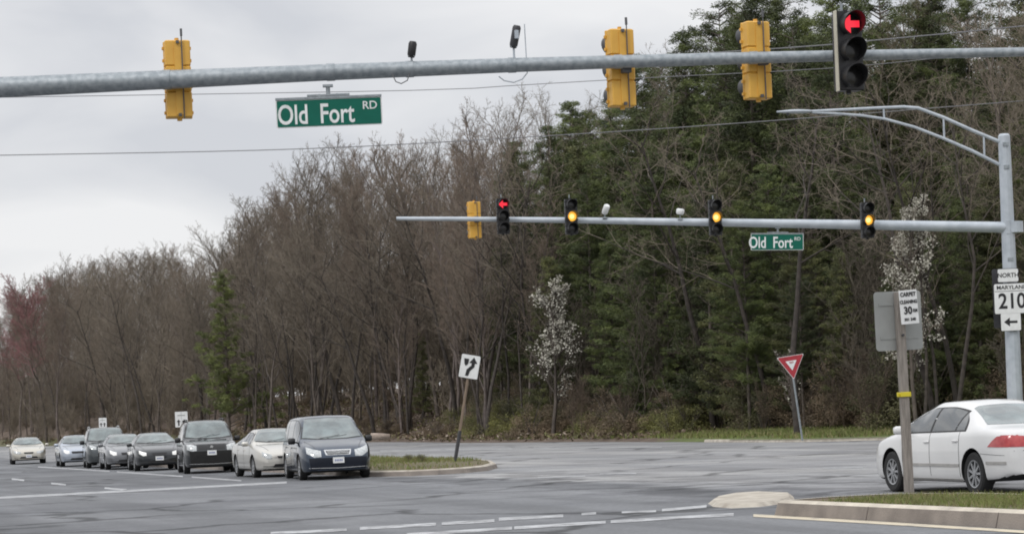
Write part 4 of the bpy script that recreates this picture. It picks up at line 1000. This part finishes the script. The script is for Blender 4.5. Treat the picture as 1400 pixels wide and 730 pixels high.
STY = {
 # x fractions run rear (-.5) to front (+.5); heights in metres for a 1.45 m sedan
 'sedan': dict(top=[(-.5, .74), (-.492, .92), (-.46, 1.00), (-.36, 1.045), (-.315, 1.07), (-.24, 1.24), (-.16, 1.38), (-.06, 1.45), (.05, 1.445), (.12, 1.36), (.20, 1.14), (.255, 1.00), (.33, .945), (.42, .86), (.47, .77), (.495, .66), (.5, .58)],
               belt=[(-.5, .70), (-.48, .88), (-.36, .955), (-.1, .94), (.24, .91), (.33, .87), (.42, .79), (.47, .70), (.5, .56)], cab=(-.335, .25), hdr=(-.17, .075)),
 'suv': dict(top=[(-.5, .9), (-.495, 1.1), (-.485, 1.45), (-.46, 1.68), (-.40, 1.76), (-.2, 1.80), (.02, 1.79), (.075, 1.74), (.15, 1.42), (.21, 1.17), (.27, 1.12), (.40, 1.06), (.465, .98), (.492, .82), (.5, .64)],
             belt=[(-.5, .88), (-.48, 1.02), (-.3, 1.06), (.18, 1.05), (.30, 1.03), (.42, .96), (.48, .84), (.5, .62)], cab=(-.487, .215), hdr=(-.43, .055)),
 'van': dict(top=[(-.5, .9), (-.495, 1.1), (-.485, 1.5), (-.455, 1.70), (-.38, 1.755), (-.15, 1.775), (.06, 1.76), (.12, 1.68), (.22, 1.34), (.30, 1.09), (.34, 1.04), (.43, .93), (.475, .80), (.495, .68), (.5, .56)],
             belt=[(-.5, .88), (-.48, 1.0), (-.3, 1.03), (.2, .99), (.30, .97), (.40, .88), (.46, .76), (.5, .54)], cab=(-.487, .31), hdr=(-.43, .105)),
}
def body_shape(st, Lc, Wc, Hc):
    S = STY[st]; H0 = max(z for _, z in S['top']); k_ = Hc / H0
    top = pch([x for x, _ in S['top']], [z * k_ for _, z in S['top']]); belt = pch([x for x, _ in S['belt']], [z * k_ for _, z in S['belt']])
    wid = pch([-.5, -.49, -.465, -.42, -.3, 0, .3, .40, .455, .485, .5], [.74, .85, .93, .975, 1, 1, .995, .965, .89, .79, .66])
    c0, c1 = S['cab']; h0, h1 = S['hdr']; mono = st != 'sedan'
    roofw = pch([-.5, h0, 0, h1, c1, .5], [.78 if mono else .60, .74 if mono else .62, .74 if mono else .66, .73 if mono else .65, .84, .86] if not mono else [.80, .76, .77, .76, .86, .88])
    zb = pch([-.5, -.42, -.2, .25, .42, .5], [.34, .24, .20, .20, .20, .26])
    def ring(u):
        hw = Wc / 2 * wid(u); zt = top(u); zl = belt(u); b0 = zb(u); zl = min(zl, zt - .015)
        incab = c0 < u < c1
        if incab and zt - zl > .05:
            rise = min(1, (zt - zl) / (Hc * .30)); wr = hw * (.93 + (roofw(u) - .93) * rise); e = .085 * min(1, rise)
            p5 = (wr, zt - e - .005); p6 = (wr * .80, zt - e * .28); p45 = (hw * .955, zl + .012)
        else:
            p45 = (hw * .955, zl + .004); p5 = (hw * .86, zt - (zt - zl) * .32); p6 = (hw * .55, zt - (zt - zl) * .08)
        zm = b0 + (zl - b0) * .55
        return [(0, b0), (hw * .86, b0), (hw * .955, b0 + .05), (hw * .985, b0 + .16), (hw, zm), (hw * .985, zl - .07), p45, p5, p6, (0, zt)]
    return ring, top, belt
def make_car(name, label, st, Lc, Wc, Hc, pm, wr=.33, wb=None, wx=0.0, group=None, fdet=None, rear=False, rimn=7, cat='car', gl=m_glass):
    """front = +x; origin on the ground under the middle"""
    root = empty(name); tag(root, label, cat, group)
    ring, top, belt = body_shape(st, Lc, Wc, Hc)
    us = sorted(set([round(x, 4) for x in np.concatenate([np.linspace(-.5, -.46, 7), np.linspace(-.46, .44, 62), np.linspace(.44, .5, 10)])]))
    V, F = [], []; rings = []
    for u in us:
        hp = smooth_ring(ring(u), 4); full = hp + [(-y, z) for y, z in hp[-2:0:-1]]; rings.append(len(full)); V += [(u * Lc, y, z) for y, z in full]
    n = rings[0]
    for i in range(len(us) - 1):
        for j in range(n): F.append((i * n + j, i * n + (j + 1) % n, (i + 1) * n + (j + 1) % n, (i + 1) * n + j))
    F.append(tuple(range(n))); F.append(tuple(reversed(range((len(us) - 1) * n, len(us) * n))))
    me_ = bpy.data.meshes.new('body'); me_.from_pydata(V, [], F); me_.materials.append(pm); me_.materials.append(m_under)
    b_ = bmesh.new(); b_.from_mesh(me_); bmesh.ops.recalc_face_normals(b_, faces=b_.faces); b_.to_mesh(me_)
    bvh = BVHTree.FromBMesh(b_); b_.free()
    for p in me_.polygons:
        if p.normal.z < -.75 and p.center.z < .35: p.material_index = 1
    wb = wb or Lc * .575; fx, rx = wb / 2 + wx, -wb / 2 + wx
    body = bpy.data.objects.new('body', me_); C.objects.link(body)
    ct = MB()
    for x in (fx, rx):
        for s in (-1, 1): ct.tube([(x, s * (Wc / 2 - .30), wr + .01), (x, s * (Wc / 2 + .2), wr + .01)], wr + .055, 36)
    cut = ct.build('_cut', m_under); cut.data.materials.clear(); cut.data.materials.append(pm); cut.data.materials.append(m_under)
    for p in cut.data.polygons: p.material_index = 1
    md = body.modifiers.new('b', 'BOOLEAN'); md.object = cut; md.operation = 'DIFFERENCE'; md.solver = 'EXACT'
    dg = bpy.context.evaluated_depsgraph_get(); nm_ = bpy.data.meshes.new_from_object(body.evaluated_get(dg))
    bpy.data.objects.remove(cut); bpy.data.objects.remove(body)
    nm_.polygons.foreach_set('use_smooth', [True] * len(nm_.polygons)); nm_.set_sharp_from_angle(angle=R(38))
    link(bpy.data.objects.new('body', nm_), root)
    def patch(pn, lo, hi, axis, m_, off=.004, nu=14, nv=8, par=root, sgn=1, skirt=.012):
        """sheet lying on the body between two polylines given in the plane seen along axis"""
        def samp(pl, t):
            k_ = len(pl) - 1; f_ = t * k_; i = min(int(f_), k_ - 1); w = f_ - i; return [pl[i][c_] * (1 - w) + pl[i + 1][c_] * w for c_ in range(2)]
        vs_ = []; ok = True; last = None
        D = {'front': Vector((-1, 0, 0)), 'rear': Vector((1, 0, 0)), 'side': Vector((0, -sgn, 0)), 'top': Vector((0, 0, -1))}[axis]
        for i in range(nu + 1):
            a, b2 = samp(lo, i / nu), samp(hi, i / nu)
            for j in range(nv + 1):
                p = [a[c_] * (1 - j / nv) + b2[c_] * j / nv for c_ in range(2)]
                if axis in ('front', 'rear'): o_ = Vector((-D.x * 4, p[0], p[1]))
                elif axis == 'side': o_ = Vector((p[0], sgn * 3, p[1]))
                else: o_ = Vector((p[0], p[1], 3))
                hit = bvh.ray_cast(o_, D)
                if hit[0] is None: q2 = last if last is not None else Vector(o_); vs_.append(q2); continue
                nn = hit[1]; nn = nn if nn.dot(D) < 0 else -nn; q2 = hit[0] + nn * off; last = q2; vs_.append(q2)
        k_ = nv + 1; fs_ = [(i * k_ + j, (i + 1) * k_ + j, (i + 1) * k_ + j + 1, i * k_ + j + 1) for i in range(nu) for j in range(nv)]
        bd = [i * k_ for i in range(nu + 1)] + [nu * k_ + j for j in range(1, nv + 1)] + [i * k_ + nv for i in range(nu - 1, -1, -1)] + [j for j in range(nv - 1, 0, -1)]
        base = len(vs_); vs_ += [vs_[i] + D * skirt for i in bd]; nb_ = len(bd)
        fs_ += [(bd[i], bd[(i + 1) % nb_], base + (i + 1) % nb_, base + i) for i in range(nb_)]
        b3 = MB(); b3.add(vs_, fs_); return b3.build(pn, m_, par, smooth=R(40))
    # wheels
    for x in (fx, rx):
        for s in (-1, 1):
            ty = MB(); prof = [(wr * .64, -.10), (wr * .9, -.108), (wr * .985, -.085), (wr, -.05), (wr, .05), (wr * .985, .085), (wr * .9, .108), (wr * .64, .10)]; n_ = 32; vs_ = []
            for j in range(n_):
                a = 2 * math.pi * j / n_
                for r_, y in prof: vs_.append((r_ * math.cos(a), y, r_ * math.sin(a)))
            m8 = len(prof); ty.add(vs_, [(j * m8 + k_, j * m8 + (k_ + 1) % m8, ((j + 1) % n_) * m8 + (k_ + 1) % m8, ((j + 1) % n_) * m8 + k_) for j in range(n_) for k_ in range(m8)])
            w_ = ty.build('wheel', m_rub, root, smooth=R(35)); w_.location = (x, s * (Wc / 2 - .125), wr)
            rm = MB(); y_ = s * .085
            rm.tube([(0, s * .02, 0), (0, s * .03, 0)], wr * .62, 28)
            rb = MB()
            n_ = 32; vs_ = []
            for j in range(n_):
                a = 2 * math.pi * j / n_
                for r_, yy in ((wr * .58, .095), (wr * .645, .10), (wr * .645, .06), (wr * .58, .06)): vs_.append((r_ * math.cos(a), s * yy, r_ * math.sin(a)))
            rb.add(vs_, [(j * 4 + k_, j * 4 + (k_ + 1) % 4, ((j + 1) % n_) * 4 + (k_ + 1) % 4, ((j + 1) % n_) * 4 + k_) for j in range(n_) for k_ in range(4)])
            for j in range(rimn):
                a = 2 * math.pi * j / rimn + .3; rot = Matrix.Rotation(-a, 3, 'Y'); c_ = rot @ Vector((wr * .33, 0, 0)); rb.box((c_.x, y_ * .92, c_.z), (wr * .28, .012, wr * (.5 / rimn)), rot)
            rb.tube([(0, s * .05, 0), (0, s * .1, 0)], wr * .14, 16); rr_ = rb.build('rim', m_rim, w_); rm.build('brake_disc', m_dark, rr_)
    Z = Hc; hx, tx = Lc / 2, -Lc / 2; h0, h1 = [v * Lc for v in STY[st]['hdr']]; c0, c1 = [v * Lc for v in STY[st]['cab']]
    tf = lambda x: top(x / Lc); bf = lambda x: belt(x / Lc)
    # windscreen and rear window, seen from above
    if st == 'van': wx0, wx1 = c1 - .12, h1 + .05
    elif st == 'suv': wx0, wx1 = c1 - .05, h1 + .04
    else: wx0, wx1 = c1 - .09, h1 + .05
    mono = st != 'sedan'
    yl, yh = Wc * .415, Wc * (.325 if mono else .275)
    ws = 2 * .045
    patch('windscreen_seal', [(wx0 - .06, -yl - .05), (wx0 + .04, -yl * .5), (wx0 + .06, 0), (wx0 + .04, yl * .5), (wx0 - .06, yl + .05)], [(wx1 - .045, -yh - .05), (wx1 - .045, 0), (wx1 - .045, yh + .05)], 'top', m_seam, .002, 16, 8, skirt=.003)
    patch('windscreen', [(wx0 - .10, -yl), (wx0 - .01, -yl * .5), (wx0 + .01, 0), (wx0 - .01, yl * .5), (wx0 - .10, yl)], [(wx1, -yh), (wx1, -yh * .5), (wx1, 0), (wx1, yh * .5), (wx1, yh)], 'top', m_wglass, .006, 16, 8)
    if st == 'sedan': patch('rear_window', [(c0 + .13, -Wc * .37), (c0 + .09, -Wc * .2), (c0 + .08, 0), (c0 + .09, Wc * .2), (c0 + .13, Wc * .37)], [(h0 + .0, -Wc * .29), (h0 + .01, -Wc * .15), (h0 + .01, 0), (h0 + .01, Wc * .15), (h0, Wc * .29)], 'top', m_wglass if rear else gl, .006, 16, 8)
    else: patch('rear_window', [(-Wc * .38, Z * .64), (Wc * .38, Z * .64)], [(-Wc * .34, Z * .90), (Wc * .34, Z * .90)], 'rear', gl, .006, 12, 6)
    # side windows: door glass quads between belt and roof rail
    def rail(x): return tf(x) - .13 * (1 if mono else .95)
    for s in (-1, 1):
        if st == 'sedan': segs = [(c1 - .36, .02 * Lc - .03), (.02 * Lc - .10, -.155 * Lc - .02), (-.155 * Lc - .07, -.225 * Lc)]
        elif st == 'suv': segs = [(c1 - .28, -.04 * Lc), (-.04 * Lc - .07, -.24 * Lc), (-.24 * Lc - .08, -.44 * Lc)]
        else: segs = [(c1 - .55, .02 * Lc), (.02 * Lc - .07, -.22 * Lc), (-.22 * Lc - .08, -.44 * Lc)]
        for si, (xa, xb) in enumerate(segs):
            k_ = 8; xs_ = [xa + (xb - xa) * i / k_ for i in range(k_ + 1)]
            lo = [(x, bf(x) + .045) for x in xs_]; hi = [(x, max(rail(x), bf(x) + .055)) for x in xs_]
            if si == 2 and st == 'sedan': hi = [(x, bf(x) + .055 + (rail(xs_[0]) - bf(x) - .055) * (1 - i / k_) ** .6) for i, x in enumerate(xs_)]
            sg = 1 if xa > xb else -1
            patch('window_seal', [(x + sg * .06 * (1 - 2 * i / k_), z - .022) for i, (x, z) in enumerate(lo)], [(x + sg * .06 * (1 - 2 * i / k_), z + .018) for i, (x, z) in enumerate(hi)], 'side', m_seam, .0015, 14, 6, sgn=s, skirt=.003)
            patch('side_window', lo, hi, 'side', gl, .005, 14, 6, sgn=s, skirt=.006)
        # doors: gap lines
        dl = [c1 - .20 if st != 'van' else c1 - .35, .02 * Lc - .065 if st != 'suv' else -.04 * Lc - .03, -.20 * Lc if st == 'sedan' else -.23 * Lc]
        for x in dl:
            patch('door_gap', [(x - .006, .30), (x + .006, .30)], [(x - .006, bf(x) + .02), (x + .006, bf(x) + .02)], 'side', m_seam, .0025, 1, 12, sgn=s, skirt=.003)
        for x in (dl[1] + .10, dl[2] + .12):
            hnd = bvh.ray_cast(Vector((x, s * 3, bf(x) - .12)), Vector((0, -s, 0)))[0]
            if hnd: b3 = MB(); b3.bbox((hnd.x, hnd.y + s * .012, hnd.z), (.09, .014, .014), .006); b3.build('door_handle', pm, root)
        # mirror
        xm = c1 - (.36 if st != 'van' else .55); hit = bvh.ray_cast(Vector((xm, s * 3, bf(xm) + .02)), Vector((0, -s, 0)))[0]
        if hit:
            b3 = MB(); b3.bbox((xm + .03, hit.y + s * .14, bf(xm) + .09), (.055, .10, .07 if st == 'sedan' else .09), .03); b3.box((xm + .03, hit.y + s * .03, bf(xm) + .05), (.03, .05, .02)); b3.build('wing_mirror', pm if st == 'sedan' else m_blk, root, smooth=R(60))
        if rear or st == 'sedan':
            patch('side_moulding', [(rx + wr + .12, .455), (fx - wr - .12, .455)], [(rx + wr + .12, .50), (fx - wr - .12, .50)], 'side', m_trim if rear else pm, .012, 12, 2, sgn=s, skirt=.01)
        patch('sill', [(rx + wr + .1, .215), (fx - wr - .1, .215)], [(rx + wr + .1, .26), (fx - wr - .1, .26)], 'side', m_trim if rear else m_under, .008, 12, 2, sgn=s, skirt=.01)
    if rear:
        for s in (-1, 1):
            patch('bumper_moulding', [(tx + .12, .50), (rx - wr - .10, .50)], [(tx + .12, .545), (rx - wr - .10, .545)], 'side', m_trim, .012, 8, 2, sgn=s, skirt=.01)
            patch('bumper_gap', [(tx + .14, .635), (rx - wr * .8, .66)], [(tx + .14, .642), (rx - wr * .8, .667)], 'side', m_seam, .002, 8, 1, sgn=s, skirt=.003)
        patch('boot_gap', [(-Wc * .40, .70), (Wc * .40, .70)], [(-Wc * .40, .708), (Wc * .40, .708)], 'rear', m_seam, .002, 10, 1, skirt=.003)
    fd = fdet or {}
    hlz = fd.get('hlz', .66 * Z / 1.45 if st == 'sedan' else .74); hy0, hy1 = fd.get('hy', (.27, .415)); hh = fd.get('hh', .075); sl = fd.get('slant', .03)
    for s in (-1, 1):
        y0, y1 = s * Wc * hy0, s * Wc * hy1
        patch('headlight', [(y0, hlz - hh), ((y0 + y1) / 2, hlz - hh - .01), (y1, hlz - hh * .6 + sl)], [(y0, hlz + hh * .5), ((y0 + y1) / 2, hlz + hh * .9), (y1, hlz + hh + sl)], 'front', fd.get('hm', m_hl), .008, 10, 6)
        if fd.get('fog'): patch('fog_light', [(s * Wc * .30, .36), (s * Wc * .36, .36)], [(s * Wc * .30, .42), (s * Wc * .36, .42)], 'front', m_hl, .006, 3, 3)
        # taillights
        tz = .86 * Z / 1.45 if st == 'sedan' else 1.0
        if rear: patch('taillight', [(s * Wc * .24, tz - .13), (s * Wc * .30, tz - .135), (s * Wc * .44, tz - .13), (s * Wc * .455, tz - .13)], [(s * Wc * .27, tz + .02), (s * Wc * .32, tz + .035), (s * Wc * .43, tz + .05), (s * Wc * .455, tz + .05)], 'rear', m_tl, .008, 10, 6)
        else: patch('taillight', [(s * Wc * .24, tz - .13), (s * Wc * .40, tz - .12)], [(s * Wc * .31, tz + .02), (s * Wc * .40, tz + .02)], 'rear', m_tl, .008, 8, 5)
        if rear: patch('taillight_wing', [(tx + .56, tz - .125), (tx + .30, tz - .13), (tx + .06, tz - .13)], [(tx + .42, tz - .03), (tx + .30, tz + .035), (tx + .06, tz + .05)], 'side', m_tl, .008, 12, 6, sgn=s)
    gw = fd.get('gw', .20); gz, gh = fd.get('gz', hlz - .03), fd.get('gh', .05)
    if fd.get('surround'): patch('grille_surround', [(-Wc * (gw + .02), gz - gh - .02), (Wc * (gw + .02), gz - gh - .02)], [(-Wc * (gw + .04), gz + gh + .035), (Wc * (gw + .04), gz + gh + .035)], 'front', m_chr, .006, 12, 4)
    patch('grille', [(-Wc * gw, gz - gh), (Wc * gw, gz - gh)], [(-Wc * (gw + .02), gz + gh), (Wc * (gw + .02), gz + gh)], 'front', m_blk, .011, 12, 4)
    if fd.get('badge'): b3 = MB(); hit = bvh.ray_cast(Vector((5, 0, gz)), Vector((-1, 0, 0)))[0]; b3.tube([(hit.x + .01, 0, gz), (hit.x + .03, 0, gz)], .05, 14); b3.build('badge', m_chr, root)
    if fd.get('bars'): 
        for dz in (-.02, .015): patch('grille_bar', [(-Wc * gw, gz + dz - .006), (Wc * gw, gz + dz - .006)], [(-Wc * gw, gz + dz + .006), (Wc * gw, gz + dz + .006)], 'front', m_chr, .018, 10, 1)
    patch('lower_grille', [(-Wc * .26, .30), (Wc * .26, .30)], [(-Wc * .22, .40), (Wc * .22, .40)], 'front', fd.get('lowm', m_blk), .006, 10, 3)
    if fd.get('dark_bumper'): patch('bumper', [(-Wc * .38, .29), (0, .27), (Wc * .38, .29)], [(-Wc * .40, fd['dark_bumper']), (0, fd['dark_bumper']), (Wc * .40, fd['dark_bumper'])], 'front', fd.get('bm', m_blk), .014, 16, 5)
    if fd.get('plate', 1):
        pz = fd.get('pz', .47); hit = bvh.ray_cast(Vector((5, 0, pz)), Vector((-1, 0, 0)))[0]; b3 = MB(); b3.bbox((hit.x + .03, 0, pz), (.008, .155, .08), .004); pl_ = b3.build('licence_plate', m_wht, root)
        b3 = MB()
        for j in range(5): b3.box((hit.x + .041, -.09 + j * .045, pz), (.002, .012, .025))
        b3.build('marks', m_blue, pl_)
    b3 = MB(); b3.bbox((tx + .03, 0, .5), (.06, Wc * .36, .05), .02); 
    if fd.get('rails'):
        for s in (-1, 1):
            rl = MB(); yy = s * Wc * .345; xs_ = np.linspace(-.40 * Lc, .03 * Lc, 9); rl.tube([(x, yy, tf(x) + .035) for x in xs_], .018, 8)
            for x in (-.38 * Lc, -.18 * Lc, .01 * Lc): rl.box((x, yy, tf(x) + .0), (.03, .015, .04))
            rl.build('roof_rail', m_blk if fd['rails'] == 2 else m_chr, root)
    if st != 'sedan' or rear is False:
        pass
    if not rear:
        for s in (-1, 1): patch('bonnet_gap', [(Lc / 2 - .22, s * Wc * .30), (wx0 + .12, s * Wc * .40)], [(Lc / 2 - .22, s * Wc * .30 + s * .014), (wx0 + .12, s * Wc * .40 + s * .014)], 'top', m_seam, .002, 12, 1, skirt=.003)
        patch('bumper_strip', [(-Wc * .40, .33), (0, .31), (Wc * .40, .33)], [(-Wc * .40, .345), (0, .325), (Wc * .40, .345)], 'front', m_chr if fd.get('dark_bumper') else m_seam, .018, 14, 1)
    for s in (-1, 1):
        wp = MB(); xw = wx0 + .02; z0_ = tf(xw) + .02; p0_ = bvh.ray_cast(Vector((xw - .02, s * .1 - .25, 3)), Vector((0, 0, -1)))[0]; p1_ = bvh.ray_cast(Vector((xw - .16, s * .1 + .33, 3)), Vector((0, 0, -1)))[0]
        if p0_ and p1_: wp.tube([p0_ + Vector((0, 0, .012)), p1_ + Vector((0, 0, .012))], .005, 4); wp.build('wiper', m_blk, root)
    return root
def park(o, loc, heading):
    """heading: unit direction of the car's nose"""
    o.location = loc; o.rotation_euler = (0, 0, math.atan2(heading[1], heading[0]))
def dirn_(deg): a = R(deg); return (-math.sin(a), math.cos(a))         # deg left of straight ahead
def opp(deg): a, b = dirn_(deg); return (-a, -b)
def front_at(o, px, py, Lc, deg):
    """nose of an oncoming car on the ground point seen at px,py"""
    h_ = opp(deg); g_ = G(px, py); park(o, (g_.x - h_[0] * Lc / 2, g_.y - h_[1] * Lc / 2, 0), h_)

c = make_car('minivan', 'dark navy minivan first in the queue beside the median island', 'van', 5.1, 1.98, 1.78, m_pnavy, .345, 3.0, .05, None,
             dict(hlz=.74, hh=.11, hy=(.235, .425), slant=.06, gw=.15, gz=.74, gh=.045, surround=1, bars=1, badge=1, dark_bumper=.60, bm=m_navyd, pz=.53, hm=m_hl, lowm=m_under, rails=0), cat='minivan')
front_at(c, 464, 655, 5.1, 12.5)
c = make_car('sedan', 'champagne sedan half hidden behind the navy minivan', 'sedan', 4.85, 1.80, 1.46, m_pbei, .325, 2.78, .03, None, dict(hlz=.64, hh=.085, slant=.05, gw=.16, gz=.60, gh=.03, pz=.46, plate=0), cat='car')
front_at(c, 395, 651.5, 4.85, 17)
c = make_car('utility_vehicle', 'black boxy sport utility vehicle with roof rails in the middle of the queue', 'suv', 4.8, 1.86, 1.82, m_pblk, .37, 2.85, .02, None,
             dict(hlz=.89, hh=.11, hy=(.275, .445), slant=0, gw=.24, gz=.90, gh=.085, dark_bumper=.76, bm=m_under, pz=.70, rails=2, badge=1), cat='sport utility vehicle')
front_at(c, 291, 646.5, 4.8, 12)
c = make_car('sedan', 'black sedan just behind the boxy sport utility vehicle', 'sedan', 4.75, 1.80, 1.45, m_pblk, .32, None, 0, None, dict(hlz=.66, hh=.075, slant=.05, gw=.14, pz=.47, hm=m_hlon), cat='car')
front_at(c, 219, 643, 4.75, 14)
c = make_car('sedan', 'mid-grey sedan with bright headlights behind the black sedan', 'sedan', 4.6, 1.78, 1.44, m_pgry, .32, None, 0, None, dict(hlz=.66, hh=.08, slant=.05, gw=.15, hm=m_hlon, plate=0), cat='car')
front_at(c, 177, 641, 4.6, 15)
c = make_car('utility_vehicle', 'dark green-grey sport utility vehicle far back in the queue', 'suv', 4.7, 1.85, 1.75, m_pdk, .36, None, 0, None, dict(hlz=.88, hh=.08, gw=.22, gz=.88, rails=1, plate=0), cat='sport utility vehicle')
front_at(c, 149, 639, 4.7, 13)
c = make_car('sedan', 'small silver-blue car near the back of the queue', 'sedan', 4.4, 1.74, 1.45, m_psil, .31, None, 0, None, dict(hlz=.68, hh=.08, hm=m_hlon, plate=0), cat='car')
front_at(c, 110, 637, 4.4, 15)
c = make_car('sedan', 'pale gold sedan driving apart from the queue at the far left', 'sedan', 4.9, 1.84, 1.42, m_pgold, .32, None, 0, None, dict(hlz=.62, hh=.07, hy=(.22, .42), gw=.12, gh=.04, dark_bumper=0, pz=.42), cat='car')
front_at(c, 40, 634, 4.9, 13.5)
# white sedan seen from behind on the right
c = make_car('sedan', 'white four-door sedan seen from behind on the right, past the grass median', 'sedan', 5.05, 1.88, 1.51, m_pwht, .345, 2.98, .03, None, dict(hlz=.66), rear=True, rimn=9, cat='car')
hd = dirn_(16.0); hv = Vector((hd[0], hd[1], 0)); lv = Vector((-hd[1], hd[0], 0))
rw = G(1341, 677)                                              # contact point of its left rear wheel
ctr = rw + hv * (2.98 / 2 - .03) - lv * (1.86 / 2 - .12); park(c, (ctr.x, ctr.y, 0), hd)
print('trees', count)
